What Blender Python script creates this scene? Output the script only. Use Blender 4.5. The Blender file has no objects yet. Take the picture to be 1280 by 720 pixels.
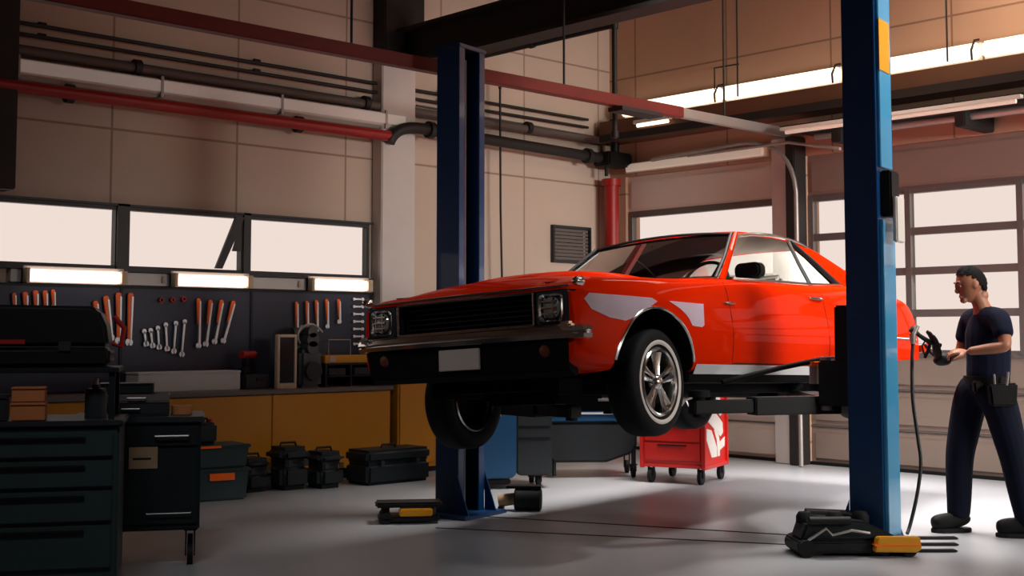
import bpy, bmesh, math, random
from math import sin, cos, pi, radians as R
from mathutils import Vector as V, Matrix as M
random.seed(4)
C = bpy.context.scene.collection
SC = bpy.context.scene
# ------------------------------------------------------------------ camera
FPX, PITCH, AZ, CH = 1593.0, R(4), R(46.6), 1.3
HY = 418 - FPX * math.tan(PITCH)
cd = bpy.data.cameras.new('camera'); cam = bpy.data.objects.new('camera', cd); C.objects.link(cam)
cd.sensor_width = 36; cd.lens = FPX / 1280 * 36; cd.shift_y = -(360 - HY) / 1280
cam.location = (0, 0, CH); cam.rotation_euler = (pi / 2 + PITCH, 0, AZ - pi / 2)
SC.camera = cam
FW = V((cos(AZ) * cos(PITCH), sin(AZ) * cos(PITCH), sin(PITCH))); RT = V((sin(AZ), -cos(AZ), 0)); UP = RT.cross(FW)
def ray(x, y): return FW + RT * ((x - 640) / FPX) + UP * ((HY - y) / FPX)
def on(x, y, ax, val):                       # point of a real plane (ax = const) met by a photo ray
    v = ray(x, y); c = V((0, 0, CH)); t = (val - c[ax]) / v[ax]; return c + v * t
# ------------------------------------------------------------------ light and exposure
SC.view_settings.view_transform = 'Standard'; SC.view_settings.look = 'None'
SC.view_settings.gamma = 1; SC.view_settings.use_curve_mapping = False
SC.view_settings.exposure = 0.0
SC.cycles.use_denoising = True; SC.cycles.max_bounces = 7; SC.cycles.sample_clamp_indirect = 4
SC.cycles.caustics_reflective = False; SC.cycles.caustics_refractive = False
def lin(h):
    o = []
    for i in (0, 2, 4):
        c = int(h[i:i + 2], 16) / 255; o.append(c / 12.92 if c <= .04045 else ((c + .055) / 1.055) ** 2.4)
    return o
wd = bpy.data.worlds.new('sky'); SC.world = wd; wd.use_nodes = True
bg = wd.node_tree.nodes['Background']; bg.inputs[0].default_value = (*lin('f6e6de'), 1); bg.inputs[1].default_value = 1.0
def area(name, loc, target, sx, sy, power, col):
    l = bpy.data.lights.new(name, 'AREA'); l.shape = 'RECTANGLE'; l.size = sx; l.size_y = sy; l.energy = power; l.color = col
    o = bpy.data.objects.new(name, l); C.objects.link(o); o.location = loc
    o.rotation_euler = (V(target) - V(loc)).to_track_quat('-Z', 'Y').to_euler(); return o
# daylight through the high side window on the right, the garage door panes, and unseen overhead lamps added as fill
area('side_window_daylight', (8.9, -3.8, 2.85), (11.3, 6, .9), 3.7, 1.2, 165, (1.0, .97, .93)).data.spread = R(68)
area('back_door_daylight', (10.98, 5.0, 1.9), (9.7, 5.0, .0), 4.2, 1.5, 60, (.97, .96, 1.0)).data.spread = R(88)
area('ceiling_lamp_light', (9.9, 5.2, 4.9), (10.2, 5.6, 0), 3.4, .5, 44, (1.0, .78, .58))  # warm overhead fill added near the back wall, without a fitting
area('side_lamp_light', (8.2, 2.9, 5.15), (7.6, 5.2, 1.1), 2.2, .5, 56, (1.0, .96, .92)).data.spread = R(58)  # added to brighten the red side of the car
area('front_lamp_light', (1.2, 3.4, 5.15), (4.3, 6.4, .5), 1.8, .4, 12, (.86, .94, 1.0)).data.spread = R(70)  # added to lift the dark foreground cabinets
hb = area('bay_lamp_light', (8.2, 5.9, 5.2), (8.2, 5.9, 0), 2.6, 1.2, 185, (1.0, .96, .92)); hb.data.spread = R(66)  # added overhead to brighten hood and bay floor
# ------------------------------------------------------------------ materials
def mat(name, col, rough=.5, metal=0, coat=0, noise=0, nscale=6, bump=0, emit=0, ecol=None, spec=.5):
    m = bpy.data.materials.new(name); m.use_nodes = True; nt = m.node_tree; b = nt.nodes['Principled BSDF']
    c = lin(col) if isinstance(col, str) else col
    b.inputs['Base Color'].default_value = (*c, 1); b.inputs['Roughness'].default_value = rough
    b.inputs['Metallic'].default_value = metal; b.inputs['Coat Weight'].default_value = coat
    b.inputs['Coat Roughness'].default_value = .04; b.inputs['Specular IOR Level'].default_value = spec
    tc = nt.nodes.new('ShaderNodeTexCoord')
    if noise or bump:
        n = nt.nodes.new('ShaderNodeTexNoise'); n.inputs['Scale'].default_value = nscale; n.inputs['Detail'].default_value = 5
        nt.links.new(tc.outputs['Object'], n.inputs['Vector'])
    if noise:
        mx = nt.nodes.new('ShaderNodeMix'); mx.data_type = 'RGBA'
        mx.inputs[6].default_value = (*[x * (1 - noise) for x in c], 1); mx.inputs[7].default_value = (*[min(1, x * (1 + noise)) for x in c], 1)
        nt.links.new(n.outputs['Fac'], mx.inputs[0]); nt.links.new(mx.outputs[2], b.inputs['Base Color'])
    if bump:
        bp = nt.nodes.new('ShaderNodeBump'); bp.inputs['Strength'].default_value = bump; bp.inputs['Distance'].default_value = .01
        nt.links.new(n.outputs['Fac'], bp.inputs['Height']); nt.links.new(bp.outputs['Normal'], b.inputs['Normal'])
    if emit:
        b.inputs['Emission Color'].default_value = (*lin(ecol or col), 1); b.inputs['Emission Strength'].default_value = emit
    return m
def wallmat(name, col, mode, bw=1.2, rh=1.32, off=(0, 0), rough=.75, seam=.55):
    m = mat(name, col, rough, noise=.12, nscale=.7); nt = m.node_tree; b = nt.nodes['Principled BSDF']
    src = b.inputs['Base Color'].links[0].from_socket
    g = nt.nodes.new('ShaderNodeNewGeometry'); sp = nt.nodes.new('ShaderNodeSeparateXYZ'); nt.links.new(g.outputs['Position'], sp.inputs[0])
    def line(sock, period, offset, half):
        a = nt.nodes.new('ShaderNodeMath'); a.operation = 'SUBTRACT'; a.inputs[1].default_value = offset; nt.links.new(sock, a.inputs[0])
        p = nt.nodes.new('ShaderNodeMath'); p.operation = 'PINGPONG'; p.inputs[1].default_value = period / 2; nt.links.new(a.outputs[0], p.inputs[0])
        l = nt.nodes.new('ShaderNodeMath'); l.operation = 'LESS_THAN'; l.inputs[1].default_value = half; nt.links.new(p.outputs[0], l.inputs[0]); return l.outputs[0]
    l1 = line(sp.outputs[mode], bw, off[0], .010); l2 = line(sp.outputs[2], rh, off[1], .010)
    mx = nt.nodes.new('ShaderNodeMath'); mx.operation = 'MAXIMUM'; nt.links.new(l1, mx.inputs[0]); nt.links.new(l2, mx.inputs[1])
    k = nt.nodes.new('ShaderNodeMix'); k.data_type = 'RGBA'; k.blend_type = 'MULTIPLY'; k.inputs[7].default_value = (seam, seam * .9, seam * .85, 1)
    nt.links.new(mx.outputs[0], k.inputs[0]); nt.links.new(src, k.inputs[6]); nt.links.new(k.outputs[2], b.inputs['Base Color'])
    bp = nt.nodes.new('ShaderNodeBump'); bp.invert = True; bp.inputs['Strength'].default_value = .4; bp.inputs['Distance'].default_value = .01
    nt.links.new(mx.outputs[0], bp.inputs['Height']); nt.links.new(bp.outputs['Normal'], b.inputs['Normal'])
    return m
def glassmat(name, tint, gloss=.12, col='ffffff'):
    m = bpy.data.materials.new(name); m.use_nodes = True; nt = m.node_tree; nt.nodes.remove(nt.nodes['Principled BSDF'])
    t = nt.nodes.new('ShaderNodeBsdfTransparent'); t.inputs[0].default_value = (*tint, 1)
    g = nt.nodes.new('ShaderNodeBsdfGlossy'); g.inputs['Roughness'].default_value = .02; g.inputs[0].default_value = (*lin(col), 1)
    f = nt.nodes.new('ShaderNodeLayerWeight'); f.inputs[0].default_value = gloss; x = nt.nodes.new('ShaderNodeMixShader')
    nt.links.new(f.outputs['Fresnel'], x.inputs[0]); nt.links.new(t.outputs[0], x.inputs[1]); nt.links.new(g.outputs[0], x.inputs[2])
    nt.links.new(x.outputs[0], nt.nodes['Material Output'].inputs[0]); return m
m_wallL = wallmat('painted_panel_wall', 'c8b3a1', 0, 1.2, 1.36, (4.84, .30))
m_wallB = wallmat('warm_panel_wall', 'c09a80', 1, 1.3, 1.35, (7.0, .22))
m_ceil = mat('ceiling_sheet', '6b5a50', .9, noise=.1)
m_pil = mat('pilaster_paint', 'cfc6c0', .5, noise=.05)
m_frame = mat('window_frame_dark', '1d2022', .45)
m_alu = mat('door_frame_grey', '6e6764', .5, metal=.2)
m_doorp = wallmat('door_panel', 'e6d8cc', 1, 60, 60, (0, -9), .6)  # narrow door copy, its stronger light put into a lighter colour
m_door2 = wallmat('wide_door_panel', '8c7a6f', 1, 60, 60, (0, -9), .6)  # wide door copy of the same panel, shade put into the colour
m_pane = glassmat('window_glass', (.97, .96, .95), .05)
m_steel = mat('brown_black_steel', '1b1411', .65, noise=.2)
m_brown = mat('brown_timber_beam', '6e4630', .7, noise=.2, nscale=4)
m_redb = mat('red_oxide_paint', '6a160d', .55, noise=.15)
m_redp = mat('red_pipe_paint', '9c1510', .45, noise=.1)
m_pipe = mat('dark_pipe', '1b1614', .6)
m_galv = mat('galvanised_steel', 'a79f9a', .4, metal=.6, noise=.1)
m_greyp = mat('grey_pipe_paint', '5e544f', .6)
m_white = mat('white_enamel', 'd9d2ca', .45, noise=.05)
m_lamp = mat('lit_tube', 'fff0dc', .4, emit=1.7, ecol='ffe9d0')
m_lamp2 = mat('lit_tube_soft', 'ffe8da', .4, emit=1.8, ecol='ffe9dc')
m_lamp3 = mat('lit_tube_dim', 'f6e4d0', .4, emit=.22, ecol='f2e2d0')
m_chan_glow = mat('faint_tube_cover', 'efe8e0', .5, emit=.10, ecol='efe2d6')
m_peg = mat('pegboard_navy', '182238', .45, noise=.15)
m_yel = mat('yellow_ochre_panel', 'b47402', .5, noise=.08)
m_yel2 = mat('yellow_plastic', 'd08e06', .45)
m_orange = mat('orange_grip', 'ff6a08', .45)
m_chrome = mat('chrome', 'e4e2e0', .17, metal=1)
m_tool = mat('tool_steel', 'f2f4f6', .4, metal=.35)
m_black = mat('black_plastic', '0b0c0d', .5, spec=.3)
m_black2 = mat('black_painted_metal', '191f22', .45, noise=.15, spec=.25)
m_green = mat('dark_green_metal', '2c3a3c', .5, noise=.15, spec=.3)
m_rub = mat('rubber', '0e0e10', .7, spec=.25, bump=.1, nscale=60)
m_grey = mat('grey_case', 'c9c7c4', .5)
m_dgrey = mat('dark_grey_plastic', '26292c', .5, spec=.3)
m_brownbox = mat('brown_card', 'b86d3c', .8, noise=.15)
m_engine = mat('cast_metal', '4c5052', .45, metal=.4, noise=.3)
m_label = mat('paper_label', '9c7d5c', .7, noise=.2, nscale=30)
m_cream = mat('cream_frame', 'c9b295', .5)
m_screen = mat('dark_screen', '15171a', .15)
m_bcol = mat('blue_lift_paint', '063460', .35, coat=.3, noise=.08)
m_bcol_lit = mat('blue_lift_paint_pale', '3f93bd', .28, coat=.5, noise=.05)  # window light on the near post put into a paler blue
m_bcart = mat('blue_cart_paint', '16466b', .42, noise=.1)
m_red = mat('car_red', 'd42502', .45, coat=.24, noise=.03, spec=.0)
m_rcart = mat('cart_red', 'c4180f', .4, coat=.3)
m_int = mat('car_interior', '3a332e', .7, noise=.1)
m_seat = mat('seat_vinyl_grey', 'a8a29a', .5)
m_under = mat('underbody_black', '080707', .8, spec=.15)
m_reflect = mat('pale_decal', 'efe6f4', .3, noise=.05)
m_glass = glassmat('car_glass', (.84, .86, .84), .10)
m_liner = mat('headliner_grey', 'c4beb8', .8)
m_brush = mat('brushed_trim', 'dcdcdc', .4, metal=.3)
m_lens = mat('lamp_lens', 'b9b2aa', .1, metal=.6)
m_skin = mat('skin', 'a0664a', .5, noise=.06)
m_hair = mat('hair_dark', '0a0706', .8, spec=.15, bump=.4, nscale=80)
m_navy = mat('navy_cotton', '0a0f24', .9, spec=.2, bump=.3, nscale=20)
m_trou = mat('navy_work_trousers', '070c1e', .9, spec=.2, bump=.3, nscale=15)
m_leather = mat('dark_leather', '070606', .7, spec=.2, bump=.2, nscale=40)
m_glove = mat('work_glove', '1c1718', .8, bump=.2, nscale=40)
# polished floor
m_floor = mat('polished_concrete', '96979a', .3, noise=.16, nscale=1.1, bump=.02); 
nt = m_floor.node_tree; b = nt.nodes['Principled BSDF']
n = nt.nodes.new('ShaderNodeTexNoise'); n.inputs['Scale'].default_value = .9; n.inputs['Detail'].default_value = 6
rr = nt.nodes.new('ShaderNodeMapRange'); rr.inputs[3].default_value = .20; rr.inputs[4].default_value = .48
nt.links.new(nt.nodes['Texture Coordinate'].outputs['Object'], n.inputs['Vector']); nt.links.new(n.outputs['Fac'], rr.inputs[0]); nt.links.new(rr.outputs[0], b.inputs['Roughness'])
# ------------------------------------------------------------------ mesh helpers
def NB(): return bmesh.new()
def link(name, bm, m, parent=None, smooth=False, bev=0, seg=2, recalc=True):
    if recalc: bmesh.ops.recalc_face_normals(bm, faces=bm.faces)
    if bev: bmesh.ops.bevel(bm, geom=[e for e in bm.edges if len(e.link_faces) == 2 and e.calc_face_angle(0) > .6], offset=bev, segments=seg, affect='EDGES', clamp_overlap=True)
    me = bpy.data.meshes.new(name); bm.to_mesh(me); bm.free()
    if smooth:
        for p in me.polygons: p.use_smooth = True
        me.set_sharp_from_angle(angle=R(smooth if smooth is not True else 38))
    o = bpy.data.objects.new(name, me); C.objects.link(o); me.materials.append(m)
    if parent is not None: o.parent = parent
    return o
def box(bm, lo, hi, mtx=None):
    vs = [bm.verts.new((x, y, z)) for z in (lo[2], hi[2]) for y in (lo[1], hi[1]) for x in (lo[0], hi[0])]
    for f in ((0, 2, 3, 1), (4, 5, 7, 6), (0, 1, 5, 4), (2, 6, 7, 3), (0, 4, 6, 2), (1, 3, 7, 5)): bm.faces.new([vs[i] for i in f])
    if mtx is not None:
        for v in vs: v.co = mtx @ v.co
    return vs
def ring(bm, c, n, r, ax1, ax2): return [bm.verts.new(c + ax1 * (cos(2 * pi * i / n) * r) + ax2 * (sin(2 * pi * i / n) * r)) for i in range(n)]
def basis(d):
    d = d.normalized(); a = V((0, 0, 1)) if abs(d.z) < .9 else V((1, 0, 0)); x = d.cross(a).normalized(); return x, d.cross(x).normalized()
def bridge(bm, a, b):
    n = len(a)
    for i in range(n): bm.faces.new((a[i], a[(i + 1) % n], b[(i + 1) % n], b[i]))
def tube(bm, pts, r, n=10, caps=True):
    pts = [V(p) for p in pts]; rs = r if isinstance(r, (list, tuple)) else [r] * len(pts)
    prev = None; first = None; x = None
    for i, p in enumerate(pts):
        d = (pts[min(i + 1, len(pts) - 1)] - pts[max(i - 1, 0)]).normalized()
        if x is None: x, y = basis(d)
        else:
            x = (x - d * x.dot(d)).normalized()
        y = d.cross(x)
        rg = ring(bm, p, n, rs[i], x, y)
        if prev: bridge(bm, prev, rg)
        else: first = rg
        prev = rg
    if caps: bm.faces.new(list(reversed(first))); bm.faces.new(prev)
def arcpts(p0, p1, p2, n=8):
    p0, p1, p2 = V(p0), V(p1), V(p2); return [p0.lerp(p1, t / n).lerp(p1.lerp(p2, t / n), t / n) for t in range(n + 1)]
def lathe(bm, prof, mtx=None, n=36, close=False):      # profile (r, h) round local z
    rs = []
    for r_, h_ in prof:
        rs.append([bm.verts.new((mtx @ V((cos(2 * pi * i / n) * r_, sin(2 * pi * i / n) * r_, h_))) if mtx else V((cos(2 * pi * i / n) * r_, sin(2 * pi * i / n) * r_, h_))) for i in range(n)])
    for a, b_ in zip(rs, rs[1:]): bridge(bm, a, b_)
    if close: bridge(bm, rs[-1], rs[0])
    else: bm.faces.new(list(reversed(rs[0]))); bm.faces.new(rs[-1])
def prism(bm, poly, d0, d1, mtx):                        # polygon in local xy, extruded in local z
    a = [bm.verts.new(mtx @ V((x, y, d0))) for x, y in poly]; b_ = [bm.verts.new(mtx @ V((x, y, d1))) for x, y in poly]
    bm.faces.new(list(reversed(a))); bm.faces.new(b_); bridge(bm, a, b_)
def rrect(x0, y0, x1, y1, r, n=4):
    o = []
    for cx, cy, a in ((x1 - r, y1 - r, 0), (x0 + r, y1 - r, 90), (x0 + r, y0 + r, 180), (x1 - r, y0 + r, 270)):
        for i in range(n + 1): t = R(a + 90 * i / n); o.append((cx + r * cos(t), cy + r * sin(t)))
    return o
XZ = M(((1, 0, 0, 0), (0, 0, 1, 0), (0, 1, 0, 0), (0, 0, 0, 1)))      # poly x->X, y->Z, depth->Y
YZ = M(((0, 0, 1, 0), (1, 0, 0, 0), (0, 1, 0, 0), (0, 0, 0, 1)))      # poly x->Y, y->Z, depth->X
def tag(o, label=None, cat=None, group=None, kind=None):
    if label: o['label'] = label
    if cat: o['category'] = cat
    if group: o['group'] = group
    if kind: o['kind'] = kind
    return o
def thing(name, label, cat, loc=(0, 0, 0), rz=0, group=None, rot=None):
    o = bpy.data.objects.new(name, None); o.empty_display_size = .1; C.objects.link(o); o.location = loc
    o.rotation_euler = rot or (0, 0, rz); return tag(o, label, cat, group)
def struct(name, bm, m, parent=None, **k):
    o = link(name, bm, m, parent, **k)
    if parent is None: o['kind'] = 'structure'
    return o
def bx(name, lo, hi, m, parent=None, bev=0, smooth=False, seg=2):
    bm = NB(); box(bm, lo, hi); return link(name, bm, m, parent, bev=bev, smooth=smooth, seg=seg)
def copy_tree(o, loc, rz=None, label=None):
    c = o.copy(); C.objects.link(c); c.location = loc
    if rz is not None: c.rotation_euler = (c.rotation_euler[0], c.rotation_euler[1], rz)
    if label: c['label'] = label
    for ch in list(o.children):
        d = ch.copy(); C.objects.link(d); d.parent = c
        for g in list(ch.children):
            e = g.copy(); C.objects.link(e); e.parent = d
    return c
def evalmesh(o):
    dg = bpy.context.evaluated_depsgraph_get(); dg.update(); me = bpy.data.meshes.new_from_object(o.evaluated_get(dg)); return me
def boolean(o, cutters, join=False):
    for c in cutters:
        md = o.modifiers.new('b', 'BOOLEAN'); md.object = c; md.operation = 'DIFFERENCE'; md.solver = 'EXACT'
    me = evalmesh(o); o.modifiers.clear(); o.data = me
    for c in cutters: bpy.data.objects.remove(c)
# ================================================================== SETTING
X0, X1, Y0, Y1, ZC = -3.0, 11.04, -4.0, 10.0, 5.6
bm = NB(); box(bm, (X0 - .2, Y0 - .2, -.1), (X1 + .3, Y1 + .3, 0)); struct('floor', bm, m_floor)
bm = NB(); box(bm, (X0 - .2, Y0 - .2, ZC), (X1 + .3, Y1 + .3, ZC + .1)); struct('ceiling', bm, m_ceil)
def wall_with_holes(name, axis, face, thick, a0, a1, holes, m):
    """wall slab at axis=face, running a0..a1 along the other axis, with rectangular holes (a,b,z0,z1)"""
    bm = NB(); hs = sorted(holes); cur = a0
    def seg(u0, u1, z0, z1):
        if u1 - u0 < 1e-4 or z1 - z0 < 1e-4: return
        if axis == 1: box(bm, (u0, min(face, face + thick), z0), (u1, max(face, face + thick), z1))
        else: box(bm, (min(face, face + thick), u0, z0), (max(face, face + thick), u1, z1))
    for a, b_, z0, z1 in hs:
        seg(cur, a, 0, ZC); seg(a, b_, 0, z0); seg(a, b_, z1, ZC); cur = b_
    seg(cur, a1, 0, ZC)
    return struct(name, bm, m)
WZ0, WZ1 = 1.84, 2.37
wins = [(3.0, 4.90, WZ0, WZ1), (4.96, 6.10, WZ0, WZ1), (6.14, 7.5, WZ0, WZ1)]
P4a, P4b = on(688, 295, 1, Y1), on(750, 335, 1, Y1)
wall_with_holes('wall_left', 1, Y1, .07, X0, X1 + .25, [(-1.9, -.15, WZ0, WZ1), (-.05, 1.65, WZ0, WZ1), (1.7, 2.95, WZ0, WZ1)] + wins + [(P4a.x, P4a.x + .62, 2.1, 2.52)], m_wallL)
D2 = (2.9, 7.33); D1 = (7.62, 9.76); DT = 3.12
wall_with_holes('wall_back', 0, X1, .25, Y0, Y1, [(D2[0], D2[1], 0, DT), (D1[0], D1[1], 0, DT)], m_wallB)
wall_with_holes('wall_right', 1, Y0, -.25, X0, X1 + .25, [(7.0, 10.8, 2.2, 3.5)], m_wallL)
wall_with_holes('wall_front', 0, X0, -.25, Y0, Y1, [], m_wallB)
# left wall windows
def window(n, x0, x1, stay=False, z0=WZ0, z1=WZ1, f=.032, y=Y1):
    bm = NB(); yy0, yy1 = y - .05, y + .03
    box(bm, (x0, yy0, z0), (x1, yy1, z0 + f)); box(bm, (x0, yy0, z1 - f), (x1, yy1, z1))
    box(bm, (x0, yy0, z0 + f), (x0 + f, yy1, z1 - f)); box(bm, (x1 - f, yy0, z0 + f), (x1, yy1, z1 - f))
    o = struct('window_%d' % n, bm, m_frame, bev=.004)
    bx('pane', (x0 + f, y - .012, z0 + f), (x1 - f, y - .004, z1 - f), m_pane, o)
    return o
window(6, -1.9, -.15); window(7, -.05, 1.65); w0 = window(1, 1.7, 2.95); w1 = window(2, 3.0, 4.90); w2 = window(3, 4.96, 6.10); w3 = window(4, 6.14, 7.5)  # first two lie unseen, added so the chrome bumper mirrors them
bm = NB(); prism(bm, [(5.80, WZ0 + .04), (5.87, WZ0 + .04), (6.09, WZ1 - .02), (6.0, WZ1 - .02)], Y1 - .07, Y1 - .045, XZ)
prism(bm, [(5.97, WZ0 + .2), (6.06, WZ0 + .2), (6.06, WZ1 - .04)], Y1 - .065, Y1 - .05, XZ)
link('window_stay', bm, m_frame, w2)
bx('mullion_post', (4.875, Y1 - .07, WZ0 - .02), (4.985, Y1 + .02, WZ1 + .02), m_frame, w1)
bx('mullion_post', (6.085, Y1 - .07, WZ0 - .02), (6.155, Y1 + .02, WZ1 + .02), m_frame, w2)
bm = NB(); box(bm, (-2.0, Y1 - .07, WZ1), (7.53, Y1 + .02, WZ1 + .018)); struct('trim_1', bm, m_frame)
bm = NB(); box(bm, (-2.0, Y1 - .08, WZ0 - .02), (7.53, Y1 + .02, WZ0)); struct('trim_2', bm, m_frame)
# small window with blind beside the corner
w5 = window(5, P4a.x, P4a.x + .62, z0=2.1, z1=2.52, f=.03)
bm = NB()
for i in range(9): box(bm, (P4a.x + .04, Y1 - .03, 2.135 + i * .04), (P4a.x + .58, Y1 - .018, 2.165 + i * .04))
link('blind', bm, m_greyp, w5)
bx('blind_backing', (P4a.x + .03, Y1 + .045, 2.13), (P4a.x + .59, Y1 + .055, 2.49), m_grey, w5)
# garage doors on back wall
HS = [.0, .38, .76, 1.12, 1.50, 1.90, 2.28, 2.68, DT]
def garage(n, y0, y1, mull, glazed):
    bm = NB()
    for i in range(8):
        if i in glazed: continue
        box(bm, (X1 + .05, y0, HS[i] + .012), (X1 + .11, y1, HS[i + 1] - .002))
        if HS[i + 1] - HS[i] > .2: box(bm, (X1 + .035, y0 + .05, HS[i] + .06), (X1 + .05, y1 - .05, HS[i + 1] - .06))
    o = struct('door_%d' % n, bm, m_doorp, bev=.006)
    bm = NB()
    for i in glazed: box(bm, (X1 + .075, y0, HS[i]), (X1 + .083, y1, HS[i + 1]))
    link('pane', bm, m_pane, o)
    bm = NB()
    for i in sorted(set(list(glazed) + [g + 1 for g in glazed])): box(bm, (X1 + .045, y0, HS[i] - .035), (X1 + .12, y1, HS[i] + .035))
    for y in mull: box(bm, (X1 + .04, y - .03, HS[min(glazed)]), (X1 + .12, y + .03, HS[max(glazed) + 1]))
    for i in range(8):
        if i not in glazed: box(bm, (X1 + .04, y0, HS[i] + .0), (X1 + .08, y1, HS[i] + .014))
    link('door_rail', bm, m_alu, o)
    return o
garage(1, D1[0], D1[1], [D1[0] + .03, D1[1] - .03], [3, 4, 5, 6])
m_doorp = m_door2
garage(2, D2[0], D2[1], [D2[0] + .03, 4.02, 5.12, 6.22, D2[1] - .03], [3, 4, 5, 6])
# unseen side window on the right wall, set high to shape its mirroring in the car
bm = NB()
for lo, hi in (((7.0, Y0 - .12, 2.2), (10.8, Y0 + .03, 2.27)), ((7.0, Y0 - .12, 3.43), (10.8, Y0 + .03, 3.5)), ((7.0, Y0 - .12, 2.27), (7.07, Y0 + .03, 3.43)), ((10.73, Y0 - .12, 2.27), (10.8, Y0 + .03, 3.43)), ((8.87, Y0 - .12, 2.27), (8.93, Y0 + .03, 3.43))): box(bm, lo, hi)
o = struct('window_8', bm, m_frame); bx('pane', (7.07, Y0 - .05, 2.27), (10.73, Y0 - .042, 3.43), m_pane, o)
# pillar between doors, pilaster on the left wall, skirtings
bm = NB(); box(bm, (X1 - .16, 7.44, 0), (X1, 7.63, 3.3)); struct('trim_4', bm, m_pil, bev=.01)
bm = NB(); box(bm, (X1 - .22, 7.31, 0), (X1, 7.42, 3.3)); struct('trim_5', bm, m_steel, bev=.01)
bm = NB(); box(bm, (7.56, Y1 - .16, 0), (7.98, Y1, 3.98)); struct('trim_6', bm, m_pil, bev=.01)
bm = NB(); box(bm, (7.56, Y1 - .20, 3.98), (8.06, Y1, ZC)); struct('trim_7', bm, m_steel, bev=.01)
bm = NB(); box(bm, (X1 - .03, Y0, 0), (X1 + .0, D2[0], .12)); box(bm, (X1 - .03, 9.78, 0), (X1, Y1, .12)); struct('baseboard_back', bm, m_steel)
bm = NB(); box(bm, (X1 - .0, D2[0], 0.0), (X1 + .13, D2[1], .03)); box(bm, (X1, D1[0], 0), (X1 + .13, D1[1], .03)); struct('trim_8', bm, m_rub)
bm = NB(); box(bm, (8.0, Y1 - .03, 0), (X1 - .03, Y1, .12)); struct('baseboard_left', bm, m_steel)
bm = NB(); box(bm, (3.62, Y1 - .22, 2.42), (3.955, Y1, ZC)); struct('trim_9', bm, m_steel, bev=.01)
# floor channels round the lift bay (steel strips set in the floor)
bm = NB()
for a, b_ in ((on(560, 643, 2, 0), on(1040, 672, 2, 0)), (on(545, 660, 2, 0), on(1010, 682, 2, 0))):
    d = (b_ - a).normalized(); nrm = V((-d.y, d.x, 0)) * .012
    vs = [bm.verts.new(p + V((0, 0, .003))) for p in (a - nrm, b_ - nrm, b_ + nrm, a + nrm)]; bm.faces.new(vs)
    r = bmesh.ops.extrude_face_region(bm, geom=bm.faces[-1:]); 
    for v in [g for g in r['geom'] if isinstance(g, bmesh.types.BMVert)]: v.co.z -= .004
struct('trim_10', bm, m_steel)
# steel roof beam parallel to the back wall
bm = NB()
for lo, hi in (((7.70, Y0, 4.28), (7.95, Y1 - .2, 4.31)), ((7.70, Y0, 3.93), (7.95, Y1 - .2, 3.965)), ((7.81, Y0, 3.96), (7.84, Y1 - .2, 4.29))): box(bm, lo, hi)
tag(struct('trim_11', bm, m_steel))
# header structure above garage doors
bm = NB(); box(bm, (X1 - .30, 2.6, 3.50), (X1, 9.9, 3.74)); struct('trim_12', bm, m_brown, bev=.008)
bm = NB(); box(bm, (X1 - .62, 2.6, 3.44), (X1 - .56, 9.6, 3.52)); box(bm, (X1 - .62, 2.6, 3.30), (X1, 7.2, 3.335)); struct('trim_13', bm, m_steel)
# ================================================================== PIPES, RAILS, FIXED LAMPS
def pipe(name, pts, r, m, label, cat='pipe', group=None, fit=None):
    bm = NB(); tube(bm, pts, r, 12); o = link(name, bm, m, smooth=True); tag(o, label, cat, group)
    if fit:
        for p, dr in fit:
            bm = NB(); tube(bm, [V(p) - V(dr).normalized() * .03, V(p) + V(dr).normalized() * .03], r * 1.5, 12)
            link('pipe_clamp', bm, m_pipe, o, smooth=True)
    return o
t = thing('crane_rail', 'long red overhead rail with a pale galvanised end crossing above the car', 'rail', (0, 7.4, 3.34))
bx('rail_beam', (X0 + .02, -.045, -.05), (9.14, .045, .05), m_redb, t, bev=.006)
bx('rail_end', (9.14, -.03, -.045), (X1 - .17, .03, .045), m_galv, t, bev=.006)
bm = NB()
for x in (1, 3.2, 5.4, 7.6, 9.8): tube(bm, [(x, 0, .04), (x, 0, ZC - 3.34)], .010, 8)
link('hanger_rod', bm, m_pipe, t)
bx('end_bracket', (8.2, -.12, -.10), (8.75, .05, -.06), m_steel, t, bev=.004)
XW = X1
pipe('conduit', [(X0, Y1 - .06, 3.79), (10.6, Y1 - .06, 3.76)], .016, m_pipe, 'upper of the two thin black conduits running along the left wall', 'conduit', None, [((x, Y1 - .05, 3.785), (1, 0, 0)) for x in (4.2, 6.2, 8.4)])
pipe('conduit', [(X0, Y1 - .06, 3.70), (10.6, Y1 - .06, 3.67)], .016, m_pipe, 'lower of the two thin black conduits running along the left wall', 'conduit', None, [((x, Y1 - .05, 3.695), (1, 0, 0)) for x in (4.2, 6.2, 8.4)])
pipe('water_pipe', [(X0, Y1 - .10, 3.56), (10.9, Y1 - .10, 3.53)], .045, m_greyp, 'grey painted pipe on the left wall above the white channel', fit=[((x, Y1 - .10, 3.55), (1, 0, 0)) for x in (5, 7.4, 9.6)])
pipe('gas_pipe', [(X0, Y1 - .12, 3.25), (7.60, Y1 - .22, 3.23)], .052, m_redp, 'red pipe on the left wall ending in a dark elbow by the pilaster', fit=[((x, Y1 - .14, 3.24), (1, 0, 0)) for x in (4.4, 6.6)])
pipe('exhaust_pipe', arcpts((7.60, Y1 - .22, 3.17), (7.66, Y1 - .24, 3.35), (8.0, Y1 - .24, 3.345)) + [(10.62, Y1 - .24, 3.30)], .058, m_pipe, 'thick black pipe running from the elbow behind the far lift post to the corner', fit=[((8.1, Y1 - .24, 3.344), (1, 0, 0)), ((10.4, Y1 - .24, 3.304), (1, 0, 0))])
t = thing('valve_box', 'black pipe junction block high in the room corner', 'junction box', (10.8, Y1 - .25, 3.3))
bx('housing', (-.2, -.14, -.09), (.20, .12, .07), m_black, t, bev=.02)
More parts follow.
